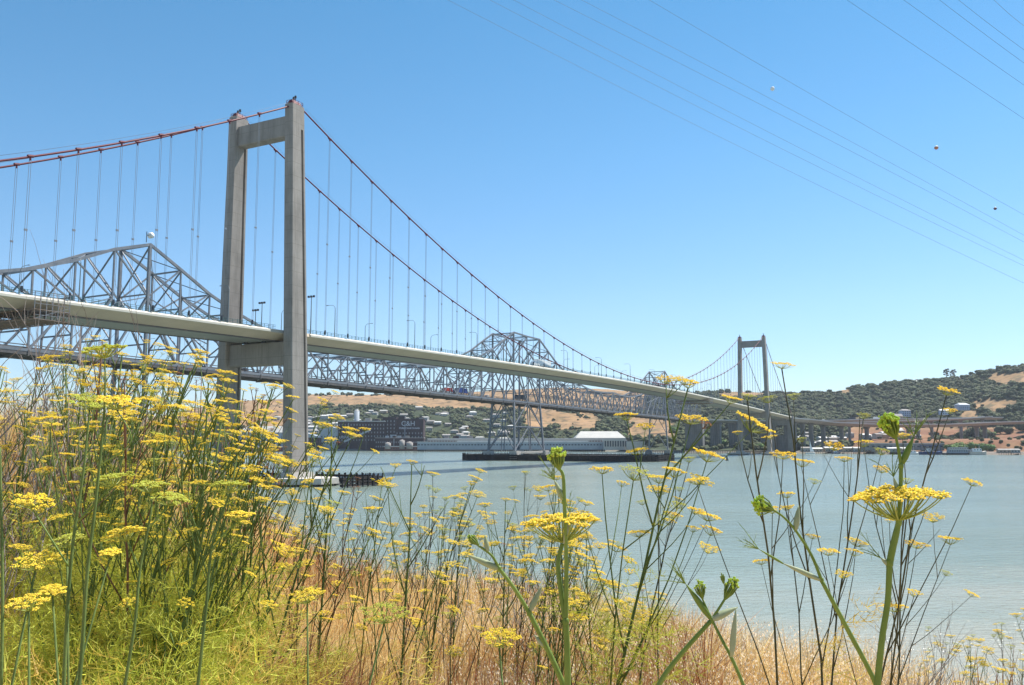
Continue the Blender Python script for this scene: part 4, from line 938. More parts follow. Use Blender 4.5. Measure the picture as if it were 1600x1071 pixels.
# ------------------------------------------------------------------ freeway viaducts
def viaduct(label, pts, w_, th_, cols, colw, para=1.1, wall=False):
    """pts: list of (px, py_top, d); cols: list of (px, dpx half width) or world offsets"""
    P = [P3(*p) for p in pts]; o = thing('freeway_viaduct', (P[0].x, P[0].y, 0), label, 'viaduct')
    # smooth
    def cr(t):
        n_ = len(P) - 1; i = min(int(t * n_), n_ - 1); f = t * n_ - i; p0, p1, p2, p3 = P[max(i - 1, 0)], P[i], P[i + 1], P[min(i + 2, n_)]
        return .5 * ((2 * p1) + (p2 - p0) * f + (2 * p0 - 5 * p1 + 4 * p2 - p3) * f * f + (3 * p1 - p0 - 3 * p2 + p3) * f ** 3)
    C_ = [cr(t) for t in np.linspace(0, 1, 60)]; ring = []; pr1 = []; pr2 = []
    for i, c in enumerate(C_):
        d = (C_[min(i + 1, 59)] - C_[max(i - 1, 0)]); d.z = 0; d.normalize(); n_ = Vector((d.y, -d.x, 0))
        def q(a, z): return c + n_ * a + Vector((0, 0, z))
        h = w_ / 2
        ring.append([q(-h, -.9), q(-h, -1.25), q(-h * .55, -th_), q(h * .55, -th_), q(h, -1.25), q(h, -.9)])
        pr1.append([q(h, -1.3), q(h + .35, -1.3), q(h + .35, 0), q(h, 0)][::-1]); pr2.append([q(-h - .35, -1.3), q(-h, -1.3), q(-h, 0), q(-h - .35, 0)][::-1])
    mb = MB(); mb.loft(ring); dk_ = mb.build('deck', M['rviad'], o)
    for pr in (pr1, pr2): mb = MB(); mb.loft(pr); mb.build('parapet', M['rviad_w'], dk_)
    for t in cols:
        c = cr(t); d = cr(min(t + .01, 1)) - cr(max(t - .01, 0)); d.z = 0; d.normalize(); n_ = Vector((d.y, -d.x, 0)); gzz = float(th(c.x, c.y)) - 2
        mb = MB(); z1 = c.z - th_
        if wall:
            for k in range(5):
                a0 = -colw / 2 + k * colw / 5; Q = [c + n_ * a + d * b_ for a, b_ in ((a0 + .25, -1.5), (a0 + colw / 5 - .25, -1.5), (a0 + colw / 5 - .25, 1.5), (a0 + .25, 1.5))]
                mb.loft([[Vector((p.x, p.y, z)) for p in Q] for z in (gzz, z1 - 2.2)])
            Q = [c + n_ * a + d * b_ for a, b_ in ((-colw / 2 + .4, -1), (colw / 2 - .4, -1), (colw / 2 - .4, 1), (-colw / 2 + .4, 1))]; mb.loft([[Vector((p.x, p.y, z)) for p in Q] for z in (gzz, z1 - 2.2)])
            Q = [c + n_ * a + d * b_ for a, b_ in ((-colw / 2 - .8, -1.9), (colw / 2 + .8, -1.9), (colw / 2 + .8, 1.9), (-colw / 2 - .8, 1.9))]; mb.loft([[Vector((p.x, p.y, z)) for p in Q] for z in (z1 - 2.2, z1 + .002)])
        else:
            Q = [c + n_ * a * colw / 2 + d * b_ * 1.5 for a, b_ in ((-1, -.6), (-.6, -1), (.6, -1), (1, -.6), (1, .6), (.6, 1), (-.6, 1), (-1, .6))]
            mb.loft([[Vector((p.x, p.y, z)) for p in Q] for z in (gzz, z1 - 3)]); Q2 = [c + (p - c) * 1.9 for p in Q]; mb.loft([[Vector((p.x, p.y, z1 - 3)) for p in Q], [Vector((p.x, p.y, z1 + .002)) for p in Q2]])
        mb.build('column', M['conc_dk'], o)
    return o, cr
E2 = O(te2 + 4, 0, 0); epx, _ = pxy(E2.x, E2.y, 43)
v1, c1 = viaduct('freeway viaduct on broad ribbed piers carrying on from the truss bridge', [(epx - .5, 655.3, E2.y), (1140, 656.5, 1180), (1190, 657.3, 1200), (1260, 657, 1225), (1350, 655, 1260), (1440, 653.5, 1290), (1560, 652, 1330)], 19, 4.0, [.03, .105, .185, .265, .345], 17, wall=True)
for t in (.43, .52, .61, .70, .79, .88, .97): pass
e_ = B(te, 0, 0); ex, _ = pxy(e_.x, e_.y, 43)
v2, c2 = viaduct('curved freeway viaduct on slender columns running right from the bridge end pier', [(ex, 652.2, e_.y), (1262, 656, 1085), (1300, 660, 1110), (1370, 662.5, 1140), (1470, 662.5, 1160), (1560, 659, 1180), (1660, 656.5, 1200), (1760, 655, 1220)], 24, 4.4, [.035, .075, .115, .16, .24, .32, .40, .50, .52, .66, .68, .85], 6)
v3, c3 = viaduct('upper freeway ramp viaduct ending at a pale sign on the wooded hillside', [(1300, 660.5, 1180), (1380, 658, 1200), (1455, 655, 1225), (1510, 653, 1260), (1545, 650.5, 1290)], 12, 3.0, [.1, .3, .5, .7, .9], 4)
# ------------------------------------------------------------------ vehicles (far away, small)
def vehicle(name, loc, rz, l_, w_, h_, m_, label, cat, cab=True):
    o = thing(name, loc, label, cat, None, rz); mb = MB()
    if cat == 'truck':
        mb.box((l_ * .1, 0, h_ / 2 + .6), (l_ * .78, w_, h_ - .8)); sub('cargo_box', mb.mesh('cargo_box', m_), o)
        mb = MB(); mb.loft([[(-l_ * .5, -w_ * .46, .6), (-l_ * .3, -w_ * .46, .6), (-l_ * .3, w_ * .46, .6), (-l_ * .5, w_ * .46, .6)], [(-l_ * .5, -w_ * .46, 1.6), (-l_ * .3, -w_ * .46, 1.6), (-l_ * .3, w_ * .46, 1.6), (-l_ * .5, w_ * .46, 1.6)], [(-l_ * .46, -w_ * .42, 2.9), (-l_ * .3, -w_ * .42, 2.9), (-l_ * .3, w_ * .42, 2.9), (-l_ * .46, w_ * .42, 2.9)]]); sub('cab', mb.mesh('cab', m_), o)
        ax = (-.38, .2, .38)
    else:
        mb.loft([[(x_, s_ * w_ / 2, z_) for x_, z_ in ((-l_ / 2, .4), (l_ / 2, .4), (l_ / 2, .95), (l_ * .3, 1.05), (l_ * .15, 1.5), (-l_ * .2, 1.5), (-l_ * .38, 1.0), (-l_ / 2, .85))] for s_ in (-1, 1)]); sub('body', mb.mesh('body', m_), o); ax = (-.32, .32)
    for a in ax:
        for s_ in (-1, 1): mb = MB(); mb.tube([(a * l_, s_ * w_ * .38, .42), (a * l_, s_ * w_ * .5, .42)], .42, 10); sub('wheel', mb.mesh('wheel', M['dark']), o)
    return o
M['tr_b'] = mat('blue truck paint', (.03, .06, .22), .4); M['tr_r'] = mat('red truck paint', (.35, .05, .04), .4)
RZ = R(90) - AZ
vehicle('truck', O(262, 5.5, ZBOT(262) + 1.2), RZ, 16, 2.6, 4.0, M['tr_b'], 'blue box truck crossing the truss bridge left of its central peak', 'truck')
vehicle('truck', O(245, 5.5, ZBOT(245) + 1.2), RZ, 10, 2.6, 3.2, M['tr_r'], 'red truck following the blue box truck on the truss bridge', 'truck')
vehicle('truck', O(352, 5.5, ZBOT(352) + 1.2), RZ, 18, 2.6, 4.1, M['dark'], 'dark long truck on the truss bridge inside the central peak', 'truck')
vehicle('truck', B(196, 7.5, dz(196) + .05), RZ, 20, 2.6, 4.1, M['white'], 'white semi truck on the suspension bridge in front of the central truss peak', 'truck')
for i, (px_t, n_, c_, lb) in enumerate(((60, 5.5, 'dark', 'dark car on the truss bridge just right of the near tower leg'), (92, 5.5, 'white', 'white car on the truss bridge right of the near tower'), (180, 5.5, 'dark', 'dark car ahead of the red truck on the truss bridge'), (300, 5.5, 'white', 'white car on the truss bridge ahead of the blue box truck'))):
    vehicle('car', O(px_t, n_, ZBOT(px_t) + 1.2), RZ, 4.6, 1.9, 1.5, M[c_], lb, 'car')
for t_, lb, m_ in ((.55, 'white car on the viaduct roadway above the right shore', 'white'), (.63, 'dark truck on the viaduct roadway above the stilt cabins', 'dark'), (.7, 'white truck on the viaduct roadway near the ramp', 'white')):
    p = c1(t_); vehicle('truck' if 'truck' in lb else 'car', p + Vector((0, -4, -.9)), 0, 9 if 'truck' in lb else 4.6, 2.5 if 'truck' in lb else 1.9, 3.4, M[m_], lb, 'truck' if 'truck' in lb else 'car')

# ================================================================== power lines with marker balls
def wire(p0, p1, d0, d1, sag, rad, label, group):
    a, b_ = P3(p0[0], p0[1], d0), P3(p1[0], p1[1], d1); n_ = 48
    pts = [a.lerp(b_, i / n_) + Vector((0, 0, -4 * sag * (i / n_) * (1 - i / n_))) for i in range(n_ + 1)]
    mb = MB(); mb.tube(pts, rad, 5); o = mb.build('power_line', M['wire'], None); tag(o, label, 'power line', group); return pts
M['wire'] = mat('weathered wire', (.10, .12, .15), .6)
far_g = 'thin far power lines crossing the sky above the strait'
# end points well outside the frame on both sides
def ext(x0, y0, x1, y1, e0=.35, e1=.25): return (x0 - (x1 - x0) * e0, y0 - (y1 - y0) * e0), (x1 + (x1 - x0) * e1, y1 + (y1 - y0) * e1)
for i, (x0, y0, xm, ym, x1, y1) in enumerate([(1021, 0, 1206, 113, 1600, 332), (900, 0, 1206, 155, 1600, 372), (856, 0, 1206, 172, 1600, 383), (812, 0, 1206, 210, 1600, 402), (815, 18, 1206, 226, 1600, 408), (715, 0, 1206, 255, 1600, 435)]):
    a, b_ = ext(x0, y0, x1, y1); lin = y0 + (y1 - y0) * (xm - x0) / (x1 - x0)
    d0, d1 = 420, 620
    sag_px = ym - lin; u = (xm - a[0]) / (b_[0] - a[0]); sag = sag_px / F * 520 / (4 * u * (1 - u)) * 1.0
    wire(a, b_, d0, d1, sag, .08, 'thin far power line in the upper right sky, %s from the top of six' % ['first', 'second', 'third', 'fourth', 'fifth', 'lowest'][i], far_g)
near_g = 'heavier near power lines in the top right corner'
for i, (x0, y0, x1, y1) in enumerate([(1330, 0, 1600, 181), (1420, 0, 1600, 127), (1477, 0, 1600, 91), (1508, 0, 1600, 69), (1563, 0, 1600, 30)]):
    a, b_ = ext(x0, y0, x1, y1, 1.2, 1.2); wire(a, b_, 200, 260, 1.0 + .3 * i, .04, 'darker power line in the top right corner, %s of five' % ['lowest', 'second lowest', 'middle one', 'second highest', 'highest'][i], near_g)
M['ball_w'] = mat('white marker ball', (.75, .72, .70), .5); M['ball_o'] = mat('orange marker ball', (.50, .16, .06), .5); M['ball_r'] = mat('dark red marker ball', (.10, .015, .03), .5)
for px, py, d, m_, lb in ((1207, 139, 500, 'ball_w', 'white aircraft marker ball on the power lines, highest of three'), (1463, 231, 520, 'ball_o', 'orange and white aircraft marker ball on the power lines, middle of three'), (1555, 326, 560, 'ball_r', 'dark red aircraft marker ball on the power lines, lowest of three')):
    v_, f_ = IC2; r_ = 1.25 if m_ != 'ball_r' else 1.05
    o = link('marker_ball', np_mesh('marker_ball', v_ * r_, f_, [M[m_], M['ball_w']], True, [1 if v_[t_].mean(0)[2] > .15 else 0 for t_ in f_])); o.location = P3(px, py, d); tag(o, lb, 'marker ball')
# ================================================================== foreground vegetation
def veg(name, c1, c2=None, tr=.35, isl=.25, rough=.6): return mat(name, c1, rough, c2, 3, 2, trans=tr, island=isl)
M['stem_g'] = mat('fennel stem green', (.07, .11, .025), .75, (.13, .18, .045), 8)
M['stem_hero'] = mat('fresh fennel stem', (.12, .19, .03), .5, (.24, .33, .07), 9, trans=.2)
M['stem_d'] = mat('dark fennel stem', (.035, .045, .02), .6, (.075, .07, .03), 6)
M['stem_b'] = mat('brown fennel stem', (.10, .05, .03), .7, (.17, .09, .05), 7)
def ribs(m, sc=420):
    n = m.node_tree.nodes; l = m.node_tree.links; tc = n.new('ShaderNodeTexCoord'); mp = n.new('ShaderNodeMapping'); mp.inputs['Scale'].default_value = (1, 1, .03); no = n.new('ShaderNodeTexNoise'); no.inputs['Scale'].default_value = sc; bu = n.new('ShaderNodeBump'); bu.inputs['Strength'].default_value = .5; bu.inputs['Distance'].default_value = .002
    l.new(tc.outputs['Object'], mp.inputs[0]); l.new(mp.outputs[0], no.inputs['Vector']); l.new(no.outputs[0], bu.inputs['Height']); l.new(bu.outputs[0], n['Principled BSDF'].inputs['Normal'])
ribs(M['stem_hero']); ribs(M['stem_g'])
M['sheath'] = mat('pale leaf sheath', (.30, .36, .20), .5, (.40, .44, .28), 20, trans=.25)
M['twig'] = mat('grey dead twig', (.22, .19, .17), .85, (.36, .31, .28), 5)
M['frond'] = veg('feathery fennel leaf', (.42, .46, .045), (.54, .52, .075))
M['frond_y'] = veg('yellowing fennel leaf', (.58, .48, .09), (.60, .40, .08))
M['frond_o'] = veg('rusty fennel leaf', (.52, .25, .06), (.46, .32, .08))
M['yel'] = veg('yellow fennel floret', (.90, .70, .05), (.86, .70, .09), .35, .2)
M['yelg'] = veg('greenish fennel floret', (.62, .60, .08), (.50, .55, .08), .35, .2)
M['brn'] = veg('rusty seed head', (.36, .15, .05), (.25, .10, .035), .2, .3)
M['budg'] = veg('green fennel bud', (.42, .60, .05), (.56, .68, .09), .3, .2)
M['ray'] = mat('umbel ray', (.30, .36, .07), .5, trans=.2)
M['ray_b'] = mat('brown umbel ray', (.16, .08, .035), .7)

OCT = np.array([(1, 0, 0), (0, 1, 0), (-1, 0, 0), (0, -1, 0), (0, 0, 1), (0, 0, -1)], float)
OCF = np.array([(0, 1, 4), (1, 2, 4), (2, 3, 4), (3, 0, 4), (1, 0, 5), (2, 1, 5), (3, 2, 5), (0, 3, 5)])
def umbel_mesh(seed, Rr, nray, nfl, fl, m_ray, m_fl, rise=.62, rr=.0011, fill=1.0, pedic=False, seg=3):
    g = np.random.default_rng(seed); mb = MB(); V = []; Fc = []; o = 0
    for i in range(nray):
        r = Rr * math.sqrt((i + .6) / nray) * g.uniform(.93, 1.05); a = i * 2.39996 + g.uniform(-.15, .15)
        if g.random() > fill: continue
        e = Vector((r * math.cos(a), r * math.sin(a), Rr * rise - .14 * r * r / Rr + g.normal(0, .045) * Rr))
        c1 = Vector((e.x * .62, e.y * .62, e.z * .30)); pts = []
        for k in range(seg + 1):
            t = k / seg; pts.append((2 * (1 - t) * t) * c1 + t * t * e)
        mb.tube(pts, [rr * (1 - .4 * k / seg) for k in range(seg + 1)], 4 if pedic else 3, False)
        ru = Rr * .19 * g.uniform(.8, 1.15)
        for j in range(nfl):
            q = ru * math.sqrt((j + .5) / nfl); b = j * 2.39996 + i
            p = np.array([e.x + q * math.cos(b), e.y + q * math.sin(b), e.z + Rr * .09 - q * q / ru * .30 + g.normal(0, Rr * .022)])
            if pedic: mb.tube([e, Vector(p)], [rr * .45, rr * .3], 3, False)
            s = fl * g.uniform(.75, 1.3); rot = g.uniform(0, 1.5); c_, s_ = math.cos(rot), math.sin(rot)
            oc = OCT * s * np.array([1, 1, .62]); oc = np.stack([oc[:, 0] * c_ - oc[:, 1] * s_, oc[:, 0] * s_ + oc[:, 1] * c_, oc[:, 2]], 1)
            V.append(oc + p); Fc.append(OCF + o); o += 6
    n0 = len(mb.v); mb.v.extend(map(tuple, np.concatenate(V))); f2 = np.concatenate(Fc) + n0
    mb.f.extend(map(tuple, f2.tolist())); mb.m.extend([1] * len(f2))
    return mb.mesh('flower_head', [m_ray, m_fl])
UM = {'y': [umbel_mesh(1, .056, 20, 11, .0031, M['ray'], M['yel']), umbel_mesh(2, .050, 17, 10, .0031, M['ray'], M['yel'], .5), umbel_mesh(3, .062, 22, 10, .0029, M['ray'], M['yel'], .45, fill=.9), umbel_mesh(4, .042, 13, 9, .003, M['ray'], M['yel'], .7)],
      'g': [umbel_mesh(5, .050, 18, 9, .0024, M['ray'], M['yelg'], .7), umbel_mesh(6, .044, 15, 8, .0023, M['ray'], M['yelg'], .8)],
      'b': [umbel_mesh(7, .036, 13, 7, .0026, M['ray_b'], M['brn'], .9, fill=.85), umbel_mesh(8, .030, 10, 7, .0028, M['ray_b'], M['brn'], 1.1)]}

def frond_tris(g, Lf=.26, wid=.0011, pin=9, droop=.3):
    """one feathery leaf along +x/+z: thin thread triangles"""
    T = []
    def thread(a, b, w_):
        d = b - a; n_ = np.cross(d, g.normal(0, 1, 3)); n_ /= (np.linalg.norm(n_) + 1e-9); T.append([a - n_ * w_, a + n_ * w_, b])
    P = [np.array([0, 0, 0.])]; d = np.array([.75, 0, .65])
    for k in range(pin):
        d = d + np.array([.03, g.normal(0, .05), -droop * .22]); d /= np.linalg.norm(d); P.append(P[-1] + d * Lf / pin)
    for k in range(pin):
        thread(P[k], P[k + 1] + (P[k + 1] - P[k]) * .3, wid * 1.8)
        ln_ = Lf * .42 * (1 - .55 * abs(k / pin - .35) * 1.6)
        for s in (-1, 1):
            side = np.array([.45, s * g.uniform(.6, 1), g.normal(.05, .35)]); side /= np.linalg.norm(side); a = P[k + 1]; b = a + side * ln_; thread(a, b, wid * 1.2)
            for q in range(4):
                c = a + (b - a) * (.2 + .2 * q)
                for s2 in (-1, 1):
                    dd = side * .6 + np.array([.5, s2 * -s * .3, s2 * .55]) + g.normal(0, .3, 3); dd /= np.linalg.norm(dd); e = c + dd * ln_ * .40 * (1 - .12 * q); thread(c, e, wid)
                    h_ = c + (e - c) * .5; d3 = dd + g.normal(0, .6, 3); thread(h_, h_ + d3 / np.linalg.norm(d3) * ln_ * .2, wid * .9)
    return np.array(T)
_g = np.random.default_rng(3)
FR = [frond_tris(_g, .24 + .03 * k, .0010) for k in range(5)]
def put_fronds(items):
    out = []
    for (p, az, el, s, k) in items:
        T = FR[k % 5].reshape(-1, 3) * s; ce, se = math.cos(el), math.sin(el)
        x = T[:, 0] * ce - T[:, 2] * se; z = T[:, 0] * se + T[:, 2] * ce; ca_, sa_ = math.cos(az), math.sin(az)
        out.append(np.stack([x * ca_ - T[:, 1] * sa_ + p[0], x * sa_ + T[:, 1] * ca_ + p[1], z + p[2]], 1))
    v_ = np.concatenate(out); return v_, np.arange(len(v_)).reshape(-1, 3)

def fennel(seed, H, nb, style):
    """style: y green flowering, b brown ageing, s sparse tall. Returns meshes and flower placements."""
    rd = random.Random(seed); mb = MB(); U = []; fr = []
    stem = []; n_ = 9; off = Vector((0, 0, 0)); dr = Vector((rd.uniform(-.03, .03), rd.uniform(-.03, .03), 1))
    for i in range(n_ + 1):
        stem.append(Vector(off)); jj = .05 if style == 'y' else .11; dr = (dr + Vector((rd.uniform(-jj, jj), rd.uniform(-jj, jj), .12 if style != 'y' else 0))).normalized(); off = off + dr * H / n_
    r0 = {'y': .0072, 'b': .0052, 's': .0042}[style]
    mb.tube(stem, [r0 * (1 - .7 * i / n_) + .0006 for i in range(n_ + 1)], 6)
    def at_(f):
        f *= n_; i = min(int(f), n_ - 1); return stem[i].lerp(stem[i + 1], f - i)
    def branch(p, az, tilt, L_, r, depth):
        d = Vector((math.cos(az) * math.sin(tilt), math.sin(az) * math.sin(tilt), math.cos(tilt))); pts = [p]; q = Vector(p)
        for k in range(4):
            d = (d + Vector((rd.uniform(-.07, .07), rd.uniform(-.07, .07), .10))).normalized(); q = q + d * L_ / 4; pts.append(Vector(q))
        mb.tube(pts, [r * (1 - .13 * k) for k in range(5)], 5); U.append((pts[-1], L_, d))
        if depth > 0:
            for k in range(rd.choice((1, 2, 2))):
                j = rd.choice((1, 2, 3)); branch(pts[j], az + rd.uniform(.9, 2.6) * rd.choice((-1, 1)), tilt * .5 + R(rd.uniform(18, 38)), L_ * rd.uniform(.35, .6), r * .62, depth - 1)
    U.append((stem[-1], .3, Vector((0, 0, 1))))
    lo = .36 if style == 'y' else .5 if style == 'b' else .55
    for k in range(nb):
        f = lo + (.97 - lo) * k / nb + rd.uniform(-.02, .02); p = at_(f); az = k * 2.4 + rd.uniform(-.5, .5)
        branch(p, az, R(rd.uniform(*((14, 26) if style == 's' else (20, 38)))), H * (1.04 - f) * rd.uniform(.45, .8) * (.8 if style == 's' else 1) + .05, r0 * .5, 1 if style != 's' or k % 2 else 0)
        if style != 's' and rd.random() < .4: fr.append((p, az + 2, R(rd.uniform(-10, 30)), rd.uniform(.4, .7), k))
    m_ = {'y': M['stem_g'], 'b': M['stem_b'], 's': M['stem_d']}[style]
    nf = {'y': 20, 'b': 6, 's': 3}[style]
    for k in range(nf):
        f = rd.uniform(.06, .58); p = at_(f); az = k * 2.4 + rd.uniform(-.4, .4); fr.append((p, az, R(rd.uniform(-20, 35)), rd.uniform(.75, 1.35), k))
        if rd.random() < .5: d = Vector((math.cos(az), math.sin(az), 1.2)).normalized(); mb.tube([p, p + d * .09], [.004, .0015], 4)
    fv, ff = put_fronds(fr); fm = {'y': M['frond'], 'b': M['frond_y'], 's': M['frond_y']}[style]
    out = []
    for p, L_, d in U:
        s = min(1.1, .55 + L_ * 1.3) * rd.uniform(.62, 1.2); k = 'y'
        x = rd.random()
        if style == 'b': k = 'b' if x < .42 else 'y'
        elif style == 'y': k = 'g' if x < .2 else 'b' if x < .27 else 'y'
        else: k = 'g' if x < .35 else 'y'
        tz = (d * .8 + Vector((rd.uniform(-.32, .32), rd.uniform(-.35, .2), 1))).normalized()
        mt = Matrix.Translation(p) @ tz.to_track_quat('Z', 'Y').to_matrix().to_4x4() @ Matrix.Rotation(rd.uniform(0, 6), 4, 'Z') @ Matrix.Scale(s, 4)
        out.append((rd.choice(UM[k]), mt))
    return dict(H=H, stem=mb.mesh('stem', m_, True), fol=np_mesh('foliage', fv, ff, fm), U=out)
PR = {'y': [fennel(100 + i, 1.75 + .08 * i, 6 + i % 3, 'y') for i in range(6)], 'b': [fennel(200 + i, 1.7 + .1 * i, 5 + i % 3, 'b') for i in range(4)], 's': [fennel(300 + i, 1.9, 4 + i % 2, 's') for i in range(4)]}
def place(kind, k, px, d, py_top, lean, label, group=None, sx=1.0, depth_lean=0.0, nU=None, fol=True):
    """one fennel plant rooted at bearing px, distance d; its height is what reaches py_top there"""
    x = (px - 800) / F * d; z = float(gz(x, d)) - .03; H = zat(py_top, d) - z
    if H < .3: return None
    pr = PR[kind][k % len(PR[kind])]; s = H / pr['H']
    o = thing('fennel_plant', (x, d, z), label, 'fennel', group)
    ax = Matrix.Rotation(math.atan(lean), 4, 'Y') @ Matrix.Rotation(depth_lean, 4, 'X') @ Matrix.Rotation(random.uniform(0, 6.28), 4, 'Z')
    o.matrix_basis = Matrix.Translation((x, d, z)) @ ax @ Matrix.Scale(s, 4)
    sub('stem', pr['stem'], o); fol and sub('foliage', pr['fol'], o)
    us = s ** -.5 * sx
    for me_, mt in pr['U'][:nU]: sub('flower_head', me_, o, mt @ Matrix.Scale(us, 4))
    return o
random.seed(77)
env_x = [-100, 0, 60, 150, 220, 300, 360, 420, 480, 540, 600, 660, 720, 800]
env_y = [560, 550, 530, 520, 545, 590, 600, 580, 610, 600, 650, 670, 760, 800]
def stand(n_, p0, p1, d0, d1, spread, pk, sz, nu, seed, fol=True, tmin=0):
    random.seed(seed)
    for i in range(n_):
        px = random.uniform(p0, p1); d = random.uniform(d0, d1); e = float(np.interp(px, env_x, env_y)); py = e + tmin + (abs(random.gauss(0, spread)) if spread < 130 else random.uniform(0, spread))
        kind = 'y' if random.random() < pk else 'b'; base_px = px - random.uniform(0, 50)
        if kind == 'y': lab, grp = ('tall green fennel with yellow flat flower heads in the dense stand at left', 'green flowering fennel in the dense left stand') if px < 330 else ('slender green fennel with yellow flowers in front of the near tower foot', 'green flowering fennel in front of the near tower')
        else: lab, grp = ('brown stemmed fennel with mixed yellow and rusty heads in the left stand', 'brown stemmed fennel in the left stand') if px < 330 else ('brown stemmed fennel with rusty seed heads right of the near tower foot', 'brown stemmed fennel by the near tower')
        place(kind, i, base_px, d, py, random.uniform(.0, .2), lab, grp, sz, nU=nu, fol=fol)
stand(14, -70, 110, 4.2, 7.4, 125, .7, .62, None, 101, False)
stand(50, 110, 345, 3.4, 7.2, 105, .85, .62, None, 104)
stand(12, 340, 450, 3.8, 7.0, 170, .75, .66, 18, 102, False)
stand(12, 450, 660, 4.2, 8.5, 210, .45, .66, 13, 103, False, 20)
# middle: plants that single themselves out against the water
place('y', 2, 868, 3.9, 578, .20, 'tall green fennel leaning right with yellow heads rising above the truss bridge', None, 1.0)
place('s', 1, 930, 4.2, 690, .18, 'dark stemmed fennel leaning right over the water beside the tall leaning one', None, .95)
place('s', 2, 958, 4.0, 745, .22, 'dark stemmed leaning fennel with stacked small yellow heads, rightmost of the middle plants', None, 1.0)
for i in range(24):
    px = random.uniform(630, 870); place('y' if i % 3 == 0 else 's', i, px, random.uniform(4.5, 8), random.uniform(735, 870), random.uniform(-.02, .2), 'thin dark fennel with small yellow heads standing against the water at mid picture', 'thin dark fennel against the water at mid picture', .8, fol=False)
for i in range(16):
    px = random.uniform(430, 1010); place('y' if i % 2 else 's', i, px, random.uniform(3.6, 7), random.uniform(820, 930), random.uniform(0, .2), 'short fennel among pale dry grass near the brink at mid picture', 'short fennel near the brink at mid picture', .85, fol=i % 2 == 0)
# right hand clump
for j, (px, d, py, ln_) in enumerate(((1200, 3.0, 610, -.03), (1208, 2.9, 770, .10), (1235, 3.1, 640, .16), (1262, 3.2, 575, .0), (1252, 3.0, 742, .14), (1280, 3.3, 600, .16), (1290, 3.0, 745, .10), )):
    place('s', j + 1, px, d, py, ln_, ['leftmost bare dark fennel stalk of the right hand clump', 'short dark fennel in the right hand clump', 'slanting dark fennel in the right hand clump near the far tower', 'tallest dark fennel of the right hand clump, rising above the hills', 'shorter slanting fennel inside the right hand clump', 'tall right leaning fennel of the clump with a branching top', 'short right leaning fennel of the clump with small heads', 'lowest dark fennel at the left of the right hand clump', 'rightmost dark fennel of the right hand clump'][j], None, .6, nU=6)
for i in range(10):
    px = random.uniform(1375, 1570); place('s' if i % 3 else 'y', i, px, random.uniform(4.6, 5.6), random.uniform(965, 1045), random.uniform(-.1, .15), 'small yellow headed fennel at the water edge in the bottom right corner', 'small fennel in the bottom right corner', .7, fol=False)
# feathery young growth
def frond_clump(seed, n_, spread, hgt, mt):
    rd = random.Random(seed); it = []; mb = MB()
    for k in range(n_):
        a = rd.uniform(0, 6.28); r = spread * math.sqrt(rd.random()); z = rd.uniform(.05, hgt); it.append((Vector((r * math.cos(a), r * math.sin(a), z)), a + rd.uniform(-1, 1), R(rd.uniform(-5, 60)), rd.uniform(.7, 1.5), k))
    for k in range(int(n_ / 5)):
        a = rd.uniform(0, 6.28); r = spread * .7 * math.sqrt(rd.random()); mb.tube([(r * math.cos(a) * .5, r * math.sin(a) * .5, 0), (r * math.cos(a), r * math.sin(a), hgt * rd.uniform(.7, 1.1))], [.004, .0015], 4)
    v_, f_ = put_fronds(it); return np_mesh('foliage', v_, f_, mt), mb.mesh('stalks', M['stem_g'], True)
FC = [frond_clump(1, 90, .28, .85, M['frond']), frond_clump(2, 80, .25, .7, M['frond']), frond_clump(3, 60, .24, .7, M['frond_y']), frond_clump(4, 46, .2, .6, M['frond_o'])]
def clump(k, px, d, s, label, group, zoff=0):
    x = (px - 800) / F * d; z = float(gz(x, d)) - .03; o = thing('fennel_clump', (x, d, z + zoff), label, 'foliage clump', group, random.uniform(0, 6)); o.scale = (s, s, s); sub('foliage', FC[k][0], o); sub('stalks', FC[k][1], o)
for i in range(50):
    px = random.uniform(20, 350); d = random.uniform(2.3, 6.0); clump(random.choice((0, 0, 1, 1, 2)), px, d, random.uniform(.8, 1.25), 'bright green feathery fennel foliage low in the left foreground', 'feathery foliage low in the left foreground')
for i in range(9):
    px = random.uniform(420, 1000); d = random.uniform(3.2, 8.5); clump(random.choice((0, 2, 2, 1)), px, d, random.uniform(.5, .75), 'yellow green feathery foliage tuft in the dry grass at mid picture', 'foliage tufts in the dry grass')
for i, (px, d, k, s) in enumerate(((1235, 3.3, 2, .55), (1262, 3.2, 3, .6), (1290, 3.3, 2, .5), (1278, 3.4, 3, .5), (1305, 3.5, 2, .42), (1215, 3.4, 2, .45), (1250, 3.3, 3, .42))):
    clump(k, px, d, s, ('rusty' if k == 3 else 'yellow') + ' feathery foliage around the stalks of the right hand clump', ('rusty' if k == 3 else 'yellow') + ' foliage in the right hand clump', .28)

# bare shrubs at left
def bare(seed, H):
    rd = random.Random(seed); mb = MB()
    def go(p, d, L_, r, dep):
        pts = [p]; q = Vector(p)
        for k in range(4): d = (d + Vector((rd.gauss(0, .13), rd.gauss(0, .13), rd.gauss(.02, .08)))).normalized(); q = q + d * L_ / 4; pts.append(Vector(q))
        mb.tube(pts, [r * (1 - .15 * k) for k in range(5)], 4)
        if dep:
            for k in range(rd.choice((2, 3, 3))):
                j = rd.choice((1, 2, 3, 4)); a = Vector((rd.gauss(0, 1), rd.gauss(0, 1), rd.uniform(-.1, .9))).normalized(); go(pts[j], (d * 1.1 + a * .75).normalized(), L_ * rd.uniform(.45, .75), max(r * .62, .0022), dep - 1)
    for k in range(6): a = k * 1.05 + rd.uniform(-.3, .3); go(Vector((0, 0, 0)), Vector((math.cos(a) * .4, math.sin(a) * .4, 1)).normalized(), H * .6, .011, 3)
    return mb.mesh('branches', M['twig'])
BS = [bare(11, 1.9), bare(12, 1.9), bare(13, 1.9)]
